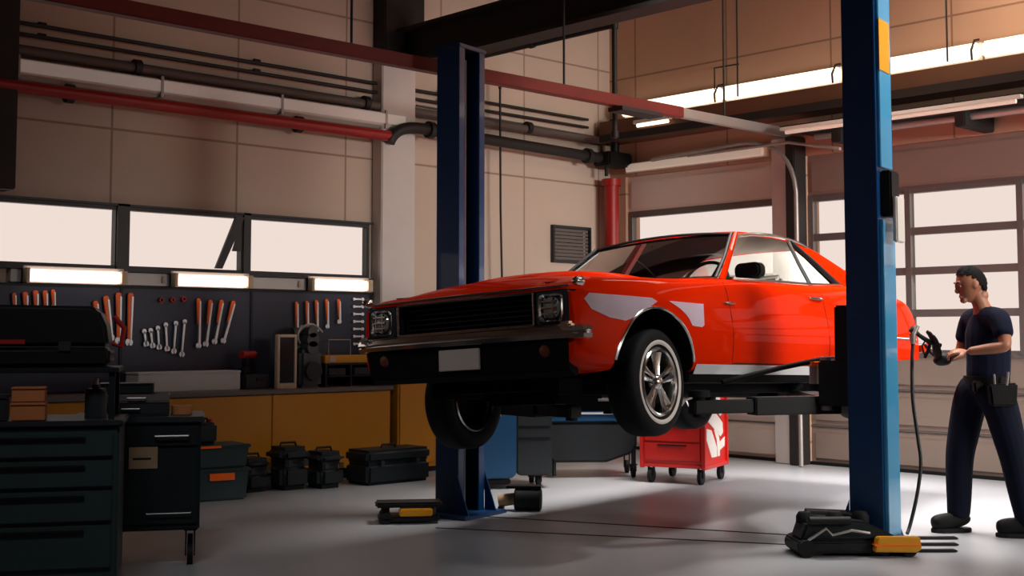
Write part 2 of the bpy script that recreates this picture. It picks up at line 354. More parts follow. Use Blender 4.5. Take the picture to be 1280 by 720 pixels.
bm = NB(); tube(bm, [(.05, .0, .05), (.05, .0, .42)], .05, 12); tube(bm, [(-.0, 0, .38), (.12, 0, .38)], .09, 12); link('valve', bm, m_black, t, smooth=True)
bm = NB(); tube(bm, [(-.1, 0, -.08), (-.1, 0, -.2)], .02); link('outlet', bm, m_black, t, smooth=True)
pipe('conduit', [(8.98, 9.98, 4.25), (8.98, 8.07, 4.25)], .022, m_pipe, 'dark conduit crossing from the left wall above the far lift post', 'conduit', None, [((8.98, 9.2, 4.25), (0, 1, 0))])
pipe('hanging_pipe', [(8.98, 8.07, ZC), (8.98, 8.07, 3.16)], .026, m_pipe, 'vertical black pipe hanging from the ceiling beside the rail', fit=[((8.98, 8.07, 3.2), (0, 0, 1)), ((8.98, 8.07, 3.5), (0, 0, 1)), ((8.98, 8.07, 4.25), (0, 0, 1))])
a = on(625, 103, 1, 9.80); b_ = on(630, 345, 1, 9.80)
pipe('hanging_cable', [(a.x, 9.98, a.z + .03), (a.x, 9.80, a.z), (a.x + .01, 9.80, 2.6), (a.x + .03, 9.80, 1.9), (a.x + .03, 9.80, .02)], .012, m_pipe, 'thin black cable hanging on the wall right of the far lift post', 'cable', None, [((a.x, 9.80, a.z - .04), (0, 0, 1))])
pipe('conduit', [(8.1, Y1 - .03, 3.62), (10.9, Y1 - .03, 3.58)], .010, m_greyp, 'thin brown conduit between the black conduits and the thick black pipe', 'conduit')
t = thing('standpipe', 'bright red vertical standpipe in the room corner behind the car', 'pipe', (10.84, 9.80, 0))
bm = NB(); tube(bm, [(0, 0, 0), (0, 0, 3.02)], .085, 20); link('pipe_body', bm, m_redp, t, smooth=True)
bm = NB(); tube(bm, [(0, 0, 3.0), (0, 0, 3.08)], .11, 20); tube(bm, [(0, 0, 0), (0, 0, .03)], .13, 20); link('flange', bm, m_redp, t, smooth=True)
# white channel on left wall
t = thing('wall_lamp_channel', 'long white enamel light channel mounted high on the left wall', 'light fixture', (0, Y1, 3.40))
bm = NB(); prism(bm, [(-.16, -.06), (-.15, .07), (-.02, .08), (0, .08), (0, -.07), (-.10, -.085)], 2.0, 7.86, YZ); link('housing', bm, m_white, t, bev=.004)
bx('diffuser', (2.02, -.175, -.04), (7.84, -.158, .055), m_chan_glow, t)  # faint glow added to brighten the white channel
bm = NB()
for x in (3.97, 5.2, 6.4, 7.6): box(bm, (x - .012, -.182, -.09), (x + .012, 0, .09))
link('joint_strap', bm, m_galv, t)
# strips over the pegboard (under the windows)
def strip_light(x0, x1, y, z, hgt, m, label, group, dep=.10):
    t = thing('strip_light', label, 'strip light', ((x0 + x1) / 2, y, z), group=group); L = (x1 - x0) / 2
    bx('housing', (-L, -dep * .35, -hgt / 2), (L, 0, hgt / 2 + .02), m_white, t, bev=.004)
    bx('diffuser', (-L + .03, -dep, -hgt / 2 + .01), (L - .05, -dep * .35, hgt / 2 - .01), m, t, bev=.012)
    bm = NB(); box(bm, (-L, -dep - .006, -hgt / 2), (-L + .03, 0, hgt / 2)); box(bm, (L - .05, -dep - .006, -hgt / 2), (L, 0, hgt / 2)); link('end_cap', bm, m_cream, t, bev=.004)
    return t
for (x0, x1, n_) in ((4.08, 4.93, 'lit strip light under the left window, over the orange-handled tools'), (5.36, 6.13, 'lit strip light under the middle window, over the slanted wrenches'), (6.76, 7.46, 'lit strip light under the right window, nearest the pilaster')):
    strip_light(x0, x1, Y1 - .06, 1.765, .115, m_lamp2, n_, 'strip lights over the pegboard')
t = thing('light_fascia', 'pale flat fascia board running between the strip lights over the pegboard', 'fascia', (0, Y1, 0))
bx('board', (4.0, -.055, 1.712), (7.50, -.003, 1.815), m_white, t, bev=.003)
for x, z in ((5.32, 1.765), (6.70, 1.765)): bx('clip', (x - .03, -.075, z - .03), (x + .0, -.055, z + .03), m_cream, t, bev=.004)
# back-wall light line
t0 = None; k = 0
for i in range(6):
    y1_ = 9.70 - i * 1.45; y0_ = y1_ - 1.43
    nm = ['farthest lit tube of the back wall light line, above the corner junction box', 'lit tube over the pale rail end, second from the corner', 'lit tube on the back wall just left of the near lift post', 'lit tube directly behind the near lift post on the back wall', 'lit tube on the back wall right of the near lift post', 'lit tube at the right end of the light line'][i]
    t = thing('tube_light', nm, 'light', (X1 - .02, (y0_ + y1_) / 2, 3.87), group='tube lights in the line on the back wall'); L = 1.43 / 2
    bx('housing', (-.06, -L, -.085), (0, L, .085), m_white, t, bev=.004)
    bx('diffuser', (-.14, -L + .01, -.072), (-.06, L - .01, .072), m_lamp, t, bev=.02)
    bm = NB(); tube(bm, [(-.16, -L + .05, -.09), (-.17, -L + .05, .0), (-.10, -L + .05, .10), (-.02, -L + .05, .12)], .011, 8); link('clip', bm, m_pipe, t, smooth=True)
t = thing('tube_light', 'small dim tube beside the corner, below the long light line', 'light', (X1 - .35, 9.05, 3.62)); bm = NB(); tube(bm, [(0, -.22, 0), (0, .22, 0)], .02, 10); link('diffuser', bm, m_lamp, t, smooth=True); bx('housing', (-.03, -.26, .02), (.03, .26, .06), m_white, t, bev=.004)
bm = NB(); tube(bm, [(0, 0, .05), (0, 0, .10)], .012); tube(bm, [(0, 0, .09), (.34, 0, .09)], .012); link('bracket', bm, m_pipe, t)
t = thing('tube_light', 'dim flat light strip over the narrow left garage door', 'light', (X1 - .03, 8.72, 3.20)); bx('housing', (-.04, -.98, -.05), (0, .98, .06), m_white, t, bev=.004); bx('diffuser', (-.08, -.95, -.04), (-.04, .95, .045), m_lamp3, t, bev=.01)
t = thing('tube_light', 'dim thin tube under the dark header, crossing behind the near lift post', 'light', (X1 - .66, 5.95, 3.26)); bm = NB(); tube(bm, [(0, -1.15, 0), (0, 1.15, 0)], .020, 10); link('diffuser', bm, m_lamp3, t, smooth=True); bx('housing', (-.03, -1.2, .02), (.03, 1.2, .05), m_white, t)
t = thing('door_shaft', 'pale horizontal shaft on dark brackets above the wide garage door', 'shaft', (X1 - .45, 4.9, 3.22))
bm = NB(); tube(bm, [(0, -2, 0), (0, 2, 0)], .035, 14); link('shaft', bm, m_galv, t, smooth=True)
for y in (-.7, .45, 1.7): bx('bracket', (-.13, y - .05, -.10), (.43, y + .05, .08), m_steel, t, bev=.01)
pipe('hose_pipe', [on(815, 200, 0, 10.7), on(920, 180, 0, 10.7)] + arcpts(on(935, 178, 0, 10.7), on(990, 178, 0, 10.72), on(995, 240, 0, 10.74)) + [(10.74, on(997, 280, 0, 10.74).y, .01)], .022, m_galv, 'pale curved conduit bending down the pillar between the garage doors')
pipe('conduit', [on(700 + 160, 195, 0, 10.6), on(985, 178, 0, 10.6), on(1050, 186, 0, 10.4)], .015, m_galv, 'pale conduit under the red rail end meeting the pillar', 'conduit')
for px_, lb in ((922, 'thin black rod hanging over the light line left of the near lift post'), (1185, 'thin black rod hanging over the light line right of the near lift post')):
    a = on(px_, 100, 0, 10.86); pipe('hanger_rod', [(10.86, a.y, ZC), (10.86, a.y, 3.8)], .009, m_pipe, lb, 'rod')
a = on(893, 85, 0, 10.9); pipe('hanger_rod', [(11.0, a.y - .25, a.z + .02), (10.9, a.y, a.z), (10.9, a.y, 3.85)], .009, m_pipe, 'short bent rod holding the light line near its left end', 'rod')

t = thing('side_lamp', 'narrow white ceiling lamp housing beside the lift bay', 'lamp', (8.2, 2.9, 5.2))  # unseen housings put in to match the overhead fill
bm = NB(); prism(bm, [(-1.15, .0), (1.15, .0), (1.05, .10), (-1.05, .10)], -.30, .30, XZ); link('housing', bm, m_white, t, bev=.01)
for x in (-.9, .9): bm = NB(); tube(bm, [(x, 0, .09), (x, 0, .395)], .01, 8); link('hanger', bm, m_pipe, t)
t = thing('front_lamp', 'small white ceiling lamp housing over the tool cabinets', 'lamp', (1.2, 3.4, 5.22))
bm = NB(); prism(bm, [(-.95, .0), (.95, .0), (.85, .10), (-.85, .10)], -.26, .26, XZ); link('housing', bm, m_white, t, bev=.01)
for x in (-.7, .7): bm = NB(); tube(bm, [(x, 0, .09), (x, 0, .375)], .01, 8); link('hanger', bm, m_pipe, t)
t = thing('bay_lamp', 'wide white ceiling lamp housing above the lift bay', 'lamp', (8.2, 5.9, 5.22))
bm = NB(); prism(bm, [(-1.34, .0), (1.34, .0), (1.2, .14), (-1.2, .14)], -.64, .64, XZ); link('housing', bm, m_white, t, bev=.01)
bm = NB()
for x in (-1, 1): tube(bm, [(x, 0, .13), (x, 0, .375)], .01, 8)
link('hanger', bm, m_pipe, t)
# ================================================================== CAR
CAR = thing('car', 'red classic two-door coupe raised on the two-post lift', 'car', (4.779, 5.490, .776), rot=(R(-3.417), R(1.661), R(6.578))); CAR.scale = (.965,) * 3
def cr(xs, ys, x):
    if x <= xs[0]: return ys[0]
    if x >= xs[-1]: return ys[-1]
    i = max(j for j in range(len(xs) - 1) if xs[j] <= x); n = len(xs)
    def sl(j):
        if j <= 0: return (ys[1] - ys[0]) / (xs[1] - xs[0])
        if j >= n - 1: return (ys[-1] - ys[-2]) / (xs[-1] - xs[-2])
        return (ys[j + 1] - ys[j - 1]) / (xs[j + 1] - xs[j - 1])
    h = xs[i + 1] - xs[i]; t = (x - xs[i]) / h
    return (2*t**3-3*t*t+1)*ys[i] + (t**3-2*t*t+t)*h*sl(i) + (-2*t**3+3*t*t)*ys[i+1] + (t**3-t*t)*h*sl(i+1)
SX = [.05, .12, .3, .8, 1.3, 1.75, 2.4, 3.0, 3.6, 4.1, 4.6, 4.86, 4.94]
SW = [.835, .85, .865, .88, .88, .88, .88, .88, .888, .885, .86, .82, .77]
SB = [.33, .31, .30, .30, .30, .30, .30, .30, .30, .34, .43, .47, .52]
ST = [.775, .80, .83, .865, .89, .915, .935, .95, .975, .965, .93, .88, .82]
SCc = [.785, .825, .88, .925, .95, .955, .955, .96, .975, .965, .935, .89, .83]
W_ = lambda x: cr(SX, SW, x); B_ = lambda x: cr(SX, SB, x); T_ = lambda x: cr(SX, ST, x); K_ = lambda x: cr(SX, SCc, x)
def section(x):
    w, zb, zt, zc = W_(x), B_(x), T_(x), K_(x)
    ctl = [(0, zb - .01), (.5, zb - .01), (w - .10, zb), (w - .035, zb + .03), (w - .012, .42), (w, .56), (w - .012, .68), (w - .022, .74), (w - .050, zt - .05), (w - .085, zt - .008), (w - .15, zt), (w - .26, zt + .004), (.36, zc - .012), (0, zc)]
    out = []; n = len(ctl)
    for i in range(n - 1):
        p0, p1, p2, p3 = (ctl[max(i - 1, 0)], ctl[i], ctl[i + 1], ctl[min(i + 2, n - 1)])
        for s in range(4):
            t = s / 4; out.append(tuple(.5 * ((2 * p1[k]) + (-p0[k] + p2[k]) * t + (2 * p0[k] - 5 * p1[k] + 4 * p2[k] - p3[k]) * t * t + (-p0[k] + 3 * p1[k] - 3 * p2[k] + p3[k]) * t ** 3) for k in (0, 1)))
    out.append(ctl[-1]); return out
bm = NB(); prev = None
xs = [.05, .07, .09, .12, .16, .22] + [.3 + i * .075 for i in range(60)] ; xs = [x for x in xs if x < 4.8] + [4.82, 4.86, 4.89, 4.92, 4.94]
for x in xs:
    s = section(x); pts = [(-y, z) for y, z in s] + [(y, z) for y, z in reversed(s[1:-1])]
    rg = [bm.verts.new((x, y, z)) for y, z in pts]
    if prev: bridge(bm, prev, rg)
    else: bm.faces.new(list(reversed(rg)))
    prev = rg
bm.faces.new(prev)
body = link('body', bm, m_red, CAR)
body.data.materials.append(m_under)
def cutter(bm):
    o = link('cut', bm, m_under); o.matrix_world = CAR.matrix_basis.copy(); return o
bpy.context.view_layer.update()
cuts = []
for wx in (.82, 3.75):
    for s in (-1, 1):
        bm = NB(); lathe(bm, [(.425, 0), (.425, .45)], M.Translation((wx, s * .95 if s > 0 else -.95, .25)) @ M.Rotation(pi / 2 * s, 4, 'X'), 48); cuts.append(cutter(bm))
bm = NB(); box(bm, (-.1, -.80, .555), (.20, .80, .755)); cuts.append(cutter(bm))
bm = NB(); box(bm, (1.82, -.76, .46), (3.55, .76, 1.3)); cuts.append(cutter(bm))
boolean(body, cuts)
for p in body.data.polygons: p.use_smooth = True
body.data.set_sharp_from_angle(angle=R(32))
def obj(name, bm, m, parent=CAR, **k): return link(name, bm, m, parent, **k)
# hood scoop lines, panel gaps (thin dark grooves set on the surface)
def gap(name, pts, w=.006, m=m_under):
    bm = NB(); tube(bm, pts, w, 6); return obj(name, bm, m)
def side(x, z, s=-1, off=.0):                  # point on body side
    sec = section(x)[8:40]
    for (y0, z0), (y1, z1) in zip(sec, sec[1:]):
        if z0 <= z <= z1: t = (z - z0) / (z1 - z0 + 1e-9); return V((x, s * (y0 + (y1 - y0) * t + off), z))
    return V((x, s * (W_(x) + off), z))
for s in (-1, 1):
    bm = NB()
    for x in (1.70, 3.08): tube(bm, [side(x, z, s, -.001) for z in (.36, .45, .55, .65, .75, .84, .89)], .004, 6)
    tube(bm, [side(x, .355, s, -.001) for x in (1.70, 2.2, 2.7, 3.08)], .004, 6)
    obj('door_seam', bm, m_under)
    bm = NB(); pts = [side(2.86 + i * .05, .84, s, .012 if 0 < i < 4 else .0) for i in range(5)]; tube(bm, pts, .011, 8); obj('door_handle', bm, m_chrome, smooth=True)
    bm = NB(); tube(bm, [side(1.62 + i * .05, .745, s, .006) for i in range(4)], [.003, .010, .010, .003], 8); obj('fender_badge', bm, m_chrome, smooth=True)
    bm = NB()                                   # rocker strip
    for x0, x1 in ((1.27, 3.22),):
        n = 12; a = [side(x0 + (x1 - x0) * i / n, .345, s, .004) for i in range(n + 1)]
        top = [bm.verts.new(p) for p in a]; bot = [bm.verts.new((p.x, p.y - s * .03, .285)) for p in a]; bot2 = [bm.verts.new((p.x, p.y - s * .06, .285)) for p in a]; top2 = [bm.verts.new((p.x, p.y - s * .06, .345)) for p in a]
        for i in range(n):
            for q, r_ in ((top, bot), (bot, bot2), (bot2, top2), (top2, top)): bm.faces.new((q[i], q[i + 1], r_[i + 1], r_[i]))
    obj('rocker_trim', bm, m_brush, smooth=True)
    for wx in (.82, 3.75):                      # arch lips
        bm = NB(); pts = []
        for i in range(25):
            t = R(8 + 164 * i / 24); x = wx - .427 * cos(t); z = .25 + .427 * sin(t)
            if z < .315: continue
            pts.append(side(x, z, s, .003))
        tube(bm, pts, .009, 8); obj('wheel_arch_trim', bm, m_chrome, smooth=True)
    bm = NB(); tube(bm, [side(3.3 + i * .16, .585, s, .002) for i in range(10)][5:], .009, 6); obj('side_trim', bm, m_chrome, smooth=True)
# pale window reflections painted on the fender as panels following its side
def reflection(poly, s=-1):
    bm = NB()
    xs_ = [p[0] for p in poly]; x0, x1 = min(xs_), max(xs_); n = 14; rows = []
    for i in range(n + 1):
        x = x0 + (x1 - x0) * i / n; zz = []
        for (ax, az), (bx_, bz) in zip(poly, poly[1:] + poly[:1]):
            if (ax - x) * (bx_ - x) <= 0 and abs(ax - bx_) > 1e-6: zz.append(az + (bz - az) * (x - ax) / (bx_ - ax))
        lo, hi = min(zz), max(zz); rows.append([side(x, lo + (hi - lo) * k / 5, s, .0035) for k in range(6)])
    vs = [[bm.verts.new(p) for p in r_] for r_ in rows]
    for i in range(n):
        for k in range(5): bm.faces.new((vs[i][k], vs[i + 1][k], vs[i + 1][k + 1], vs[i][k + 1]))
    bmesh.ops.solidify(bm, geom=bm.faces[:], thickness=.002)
    o = obj('fender_decal', bm, m_reflect, smooth=True); o['label'] = 'pale lavender white panel decal'; return o
reflection([(.14, .70), (.17, .735), (.80, .735), (.84, .715), (.66, .64), (.50, .585), (.34, .60), (.18, .645)])
reflection([(.97, .725), (1.37, .725), (1.36, .60), (1.32, .575), (1.20, .58), (1.16, .64), (1.08, .685)])
# front end
bm = NB(); box(bm, (.17, -.80, .55), (.20, .80, .76)); obj('grille_back', bm, m_under)
bm = NB()
for z in (.60, .63, .66, .69, .72): box(bm, (.12, -.53, z - .004), (.17, .53, z + .004))
for i in range(18): box(bm, (.13, -.51 + i * .06, .57), (.16, -.507 + i * .06, .745))
obj('grille', bm, m_black)
bm = NB()
fr = [(-.545, .565), (.545, .565), (.545, .75), (-.545, .75)]
for i in range(4):
    a, b2 = fr[i], fr[(i + 1) % 4]; tube(bm, [(.055, a[0], a[1]), (.055, b2[0], b2[1])], .009, 8)
tube(bm, [(.05, -.81, .772), (.04, 0, .775), (.05, .81, .772)], .007, 8); tube(bm, [(.05, -.81, .553), (.045, 0, .553), (.05, .81, .553)], .008, 8)
obj('grille_frame', bm, m_chrome, smooth=True)
for s in (-1, 1):
    bm = NB(); prism(bm, rrect(s * .68 - .115, .56, s * .68 + .115, .75, .02), .05, .13, YZ); h = obj('headlight', bm, m_dgrey, bev=.004)
    bm = NB(); pr = [(.085, .0), (.092, .012), (.098, .0), (.092, -.01)]
    mt = M.Translation((.045, s * .68, .655)) @ M.Rotation(-pi / 2, 4, 'Y')
    oc = rrect(-.088, -.082, .088, .082, .035, 4); ic = rrect(-.072, -.066, .072, .066, .03, 4)
    A = [bm.verts.new((.045, s * .68 + x, .655 + y)) for x, y in oc]; Bv = [bm.verts.new((.028, s * .68 + x * .94, .655 + y * .94)) for x, y in oc]; Cv = [bm.verts.new((.045, s * .68 + x, .655 + y)) for x, y in ic]
    bridge(bm, A, Bv); bridge(bm, Bv, Cv); obj('bezel', bm, m_chrome, h, smooth=True)
    bm = NB(); lathe(bm, [(.001, .022), (.03, .019), (.052, .010), (.062, 0), (.062, -.02)], mt, 28); obj('lens', bm, m_lens, h, smooth=True)
    bm = NB()
    for z in (-.035, 0, .035): box(bm, (.018, s * .68 - .05, .655 + z - .004), (.034, s * .68 + .05, .655 + z + .004))
    for y in (-.03, .03): box(bm, (.018, s * .68 + y - .003, .60), (.034, s * .68 + y + .003, .71))
    obj('lens_rib', bm, m_chrome, h)
    bm = NB(); mt2 = M.Translation((.075, s * .845, .795)) @ M.Rotation(-pi / 2, 4, 'Y'); lathe(bm, [(.001, .03), (.018, .025), (.026, .01), (.03, -.03)], mt2, 20); obj('marker_lamp', bm, m_chrome, smooth=True)
    bm = NB(); mt3 = M.Translation((.03, s * .64, .415)) @ M.Rotation(-pi / 2, 4, 'Y'); lathe(bm, [(.001, .02), (.03, .016), (.04, 0), (.042, -.05)], mt3, 20); obj('fog_lamp', bm, mat('amber_lens', '5e2a1c', .3), smooth=True)
# bumper: chrome blade swept round the corners
def bumper(xf, sgn, zc):
    path = []
    n = 24
    for i in range(n + 1):
        y = -.88 + 1.76 * i / n; c = abs(y) / .88; xo = xf + sgn * (.055 * c ** 4 + .015 * c * c); path.append((xo, y))
    path = [(path[0][0] + sgn * .045, -.882)] + path + [(path[-1][0] + sgn * .045, .882)]
    prof = [(.00, -.042), (-.025, -.032), (-.030, -.008), (-.014, .0), (-.032, .010), (-.026, .034), (0, .042), (.03, .03), (.03, -.03)]
    bm = NB(); prev = None
    for i, (x, y) in enumerate(path):
        a = path[max(i - 1, 0)]; b2 = path[min(i + 1, len(path) - 1)]; t = V((b2[0] - a[0], b2[1] - a[1], 0)).normalized(); nr = V((t.y, -t.x, 0)) * sgn
        rg = [bm.verts.new(V((x, y, zc)) + nr * px * 1.0 + V((0, 0, pz))) for px, pz in prof]
        if prev: bridge(bm, prev, rg)
        else: bm.faces.new(rg)
        prev = rg
    bm.faces.new(prev); return bm
obj('bumper', bumper(.0, 1, .51), m_chrome, smooth=50)
obj('bumper', bumper(5.0, -1, .52), m_chrome, smooth=50)
bm = NB()
for s in (-1, 1): box(bm, (-.01, s * .80 - .045, .53), (.05, s * .80 + .045, .57))
obj('bumper_end', bm, m_chrome, bev=.015, smooth=True)
bm = NB(); prism(bm, [(.01, .47), (.05, .30), (.10, .27), (.14, .27), (.14, .30), (.06, .47)], -.79, .79, XZ); obj('front_valance', bm, m_under, bev=.006)
bm = NB(); box(bm, (-.005, -.17, .33), (.012, .15, .455)); o = obj('number_plate', bm, mat('blank_plate', 'b8a69c', .5), bev=.003); o['label'] = 'blank pale plate'
# roof and pillars
def surf(name, rows, m, th=.0, parent=CAR, smooth=True):
    bm = NB(); vs = [[bm.verts.new(p) for p in r_] for r_ in rows]
    for i in range(len(vs) - 1):
        for j in range(len(vs[0]) - 1): bm.faces.new((vs[i][j], vs[i + 1][j], vs[i + 1][j + 1], vs[i][j + 1]))
    if th: bmesh.ops.solidify(bm, geom=bm.faces[:], thickness=th)
    return obj(name, bm, m, parent, smooth=smooth)
RX = [2.26, 2.45, 2.75, 3.05, 3.30, 3.45, 3.60]; RZ = [1.285, 1.318, 1.335, 1.33, 1.305, 1.265, 1.21]; RWd = [.60, .61, .615, .61, .60, .60, .61]
def roofz(x): return cr(RX, RZ, x)
def roofw(x): return cr(RX, RWd, x)
rows = []
for i in range(17):
    x = 2.24 + (3.48 - 2.24) * i / 16; w = roofw(x); z = roofz(x); r_ = []
    for j in range(-8, 9):
        u = j / 8; r_.append((x - .05 * abs(u) ** 2 * (1 if x < 2.6 else 0) * 0, w * u, z + .035 * (1 - u * u) - .028 * max(0, abs(u) - .8) / .2))
    rows.append(r_)
surf('roof', rows, m_red, .022)
for s in (-1, 1):
    # A pillar
    bm = NB(); pa = [(1.74, s * .775, .91), (1.84, s * .762, .935)]; tube(bm, [(1.77, s * .765, .90), (2.00, s * .70, 1.085), (2.27, s * .605, 1.285)], [.026, .019, .019], 8); obj('windscreen_pillar', bm, m_red, smooth=True)
    bm = NB(); tube(bm, [(1.735, s * .745, .925), (1.97, s * .682, 1.09), (2.235, s * .59, 1.285)], .013, 8); obj('windscreen_seal', bm, m_black, smooth=True)
    # roof rail / drip edge
    bm = NB(); tube(bm, [(2.25 + i * .1, s * (roofw(2.25 + i * .1) + .004), roofz(2.25 + i * .1) - .022) for i in range(12)], .013, 8); obj('drip_rail', bm, m_chrome, smooth=True)
    # C pillar (sail panel): front edge and rear edge curves
    rows = []
    for i in range(13):
        t = i / 12; z = 1.30 - (1.30 - .955) * t
        xf = 3.06 + (3.50 - 3.06) * t ** 1.05; xr = 3.42 + (4.14 - 3.42) * (t ** .9); y = .603 + (.79 - .603) * t ** .9
        rows.append([(xf + (xr - xf) * u / 6, s * (y - .03 * (u / 6) ** 2 * (1 - t)), z - .015 * (u / 6) * (1 - t)) for u in range(7)])
    surf('rear_pillar', rows, m_red, .018)
    # pillar between glasses and trims
    bm = NB(); tube(bm, [(3.02, s * .785, .94), (3.03, s * .69, 1.12), (3.035, s * .612, 1.29)], .014, 6); obj('window_divider', bm, m_chrome, smooth=True)
    bm = NB(); tube(bm, [(3.50, s * .787, .95), (3.27, s * .70, 1.13), (3.06, s * .612, 1.295)], [.028, .024, .016], 6); obj('window_trim', bm, m_black, smooth=True)
    bm = NB(); tube(bm, [(1.86 + i * .165, s * .80, T_(1.86 + i * .165) + .004) for i in range(11)], .009, 6); obj('belt_trim', bm, m_chrome, smooth=True)
    rows = []
    for i in range(9):
        t = i / 8; y = s * (.775 - .165 * t ** 1.1); z = .92 + (1.295 - .92) * t
        rows.append([(1.80 + (2.29 - 1.80) * t + u / 5 * ((3.02) - (1.80 + .49 * t)), y, z) for u in range(6)])
    surf('door_window', rows, m_glass)
    rows = [[(3.03, s * (.775 - .165 * t), .93 + .36 * t), (3.50 - .43 * t, s * (.775 - .165 * t), .93 + .36 * t)] for t in (0, .5, 1)]
    surf('quarter_window', rows, m_glass)
rows = [[(x, roofw(x) * .97 * j / 6, roofz(x) - .035 + .03 * (1 - (j / 6) ** 2)) for j in range(-6, 7)] for x in [2.28 + i * .1 for i in range(12)]]
surf('headliner', rows, m_liner)
for s in (-1, 1):
    rows = []
    for i in range(9):
        t = i / 8; z = 1.27 - (1.27 - .96) * t; xf = 3.09 + .43 * t; xr = 3.40 + .70 * t ** .9; y = .578 + .187 * t ** .9
        rows.append([(xf + (xr - xf) * u / 4, s * (y - .03 * (u / 4) ** 2 * (1 - t)), z) for u in range(5)])
    surf('inner_pillar_trim', rows, m_liner)
def screen(name, x0, z0, w0, x1, z1, w1, bulge):
    rows = []
    for i in range(9):
        t = i / 8; rows.append([(x0 + (x1 - x0) * t + bulge * (1 - (j / 6) ** 2) * (1 - t * .5), (w0 + (w1 - w0) * t) * j / 6, z0 + (z1 - z0) * t + .02 * (1 - (j / 6) ** 2)) for j in range(-6, 7)])
    return surf(name, rows, m_glass)
screen('windscreen', 1.76, .925, .755, 2.26, 1.285, .60, -.09)
surf('parcel_shelf', [[(x, W_(x) * .84 * j / 6, K_(x) + .006 - .012 * abs(j / 6) ** 2 + .004) for j in range(-6, 7)] for x in [3.50 + i * .1 for i in range(7)]], m_liner)
screen('rear_window', 4.12, .96, .73, 3.46, 1.27, .57, .05)
bm = NB(); tube(bm, [(1.74 - .10 * (1 - (j / 6) ** 2), .76 * j / 6, .925 + .022 * (1 - (j / 6) ** 2)) for j in range(-6, 7)], .010, 6); obj('windscreen_trim', bm, m_chrome, smooth=True)
bm = NB(); tube(bm, [(2.25 - .04 * (1 - (j / 6) ** 2), .605 * j / 6, 1.283 + .035 * (1 - (j / 6) ** 2)) for j in range(-6, 7)], .010, 6); obj('roof_front_trim', bm, m_black, smooth=True)
# hood centre bulge + rear deck details
bm = NB(); rows = []
for s in (-1, 1):
    bm2 = NB(); tube(bm2, [(.10, s * .60, T_(.10) + .012), (.5, s * .60, T_(.5) + .004), (1.1, s * .60, T_(1.1) + .003), (1.66, s * .60, T_(1.66) + .0)], .004, 6); obj('hood_seam', bm2, m_under)
bm.free()
surf('hood_bulge', [[(x, .30 * u, K_(x) - .012 + .055 * max(0, math.sin(pi * min(1, (x - .35) / 1.5))) ** .5 * (1 - u ** 4) ) for u in [j / 6 for j in range(-6, 7)]] for x in [.36 + i * .09 for i in range(15)]], m_red, .0)
bm = NB()
for s in (-1, 1): box(bm, (4.90, s * .60 - .17, .66), (4.955, s * .60 + .17, .78))
obj('tail_lamp', bm, mat('tail_red', '7a0f0a', .3), bev=.01, smooth=True)
# interior
bm = NB(); box(bm, (1.84, -.74, .47), (3.54, .74, .52)); obj('cabin_floor', bm, m_int)
bm = NB(); prism(bm, [(1.80, .70), (1.80, .93), (2.02, .955), (2.08, .92), (2.06, .70)], -.74, .74, XZ); obj('dashboard', bm, m_int, bev=.015, smooth=True)
def seat(x, y, w, lab=None):
    bm = NB(); prism(bm, [(x, .52), (x - .03, .68), (x + .42, .66), (x + .42, .52)], y - w, y + w, XZ); prism(bm, [(x + .38, .60), (x + .52, 1.03), (x + .60, 1.03), (x + .52, .58)], y - w, y + w, XZ)
    o = obj('seat', bm, m_seat, bev=.03, seg=3, smooth=True)
    bm = NB(); prism(bm, rrect(-.11, 0, .11, .12, .05), x + .50, x + .60, M(((0, 0, 1, 0), (1, 0, 0, y), (0, 1, 0, 1.02), (0, 0, 0, 1)))); obj('headrest', bm, m_black, o, bev=.015, smooth=True)
seat(2.30, -.38, .26); seat(2.30, .38, .26)
bm = NB(); prism(bm, [(3.05, .52), (3.03, .66), (3.35, .64), (3.40, .98), (3.50, .98), (3.50, .52)], -.66, .66, XZ); obj('rear_seat', bm, m_seat, bev=.03, seg=3, smooth=True)
bm = NB(); mt = M.Translation((2.20, -.38, .93)) @ M.Rotation(R(-68), 4, 'Y')
pr = [(.185 + .013 * cos(2 * pi * i / 8), .013 * sin(2 * pi * i / 8)) for i in range(8)]; lathe(bm, pr, mt, 36, close=True)
for a in (90, 210, 330): tube(bm, [mt @ V((0, 0, -.02)), mt @ V((.185 * cos(R(a)), .185 * sin(R(a)), 0))], .011, 8)
lathe(bm, [(.001, -.05), (.045, -.04), (.05, 0), (.001, .01)], mt, 20); tube(bm, [mt @ V((0, 0, -.02)), (2.0, -.38, .84)], .02, 8)
obj('steering_wheel', bm, m_black, smooth=True)
bm = NB(); tube(bm, [(2.12, 0, 1.25), (2.14, 0, 1.20)], .008, 6); box(bm, (2.13, -.11, 1.15), (2.155, .11, 1.205)); obj('rear_view_mirror', bm, m_black, bev=.006)
# underbody
bm = NB(); box(bm, (.35, -.42, .20), (4.75, .42, .31)); box(bm, (1.25, -.80, .235), (3.25, .80, .30))
for s in (-1, 1): box(bm, (.3, s * .46 - .05, .17), (4.7, s * .46 + .05, .27))
obj('chassis', bm, m_under, bev=.01)
bm = NB(); tube(bm, [(.86, -.66, .24), (.86, .66, .18)], .035, 10); tube(bm, [(3.77, -.66, .27), (3.69, .66, .22)], .045, 12); tube(bm, [(3.68, 0, .20), (3.94, 0, .20)], .12, 16); tube(bm, [(1.4, 0, .2), (3.5, 0, .17)], .03, 10); obj('axle', bm, m_under, smooth=True)
bm = NB(); tube(bm, [(1.0, .25, .17), (2.9, .28, .15), (3.3, .36, .2), (4.3, .42, .22), (4.9, .42, .23)], .025, 10); tube(bm, [(2.2, .27, .15), (2.8, .28, .15)], .075, 14); obj('exhaust', bm, m_galv, smooth=True)
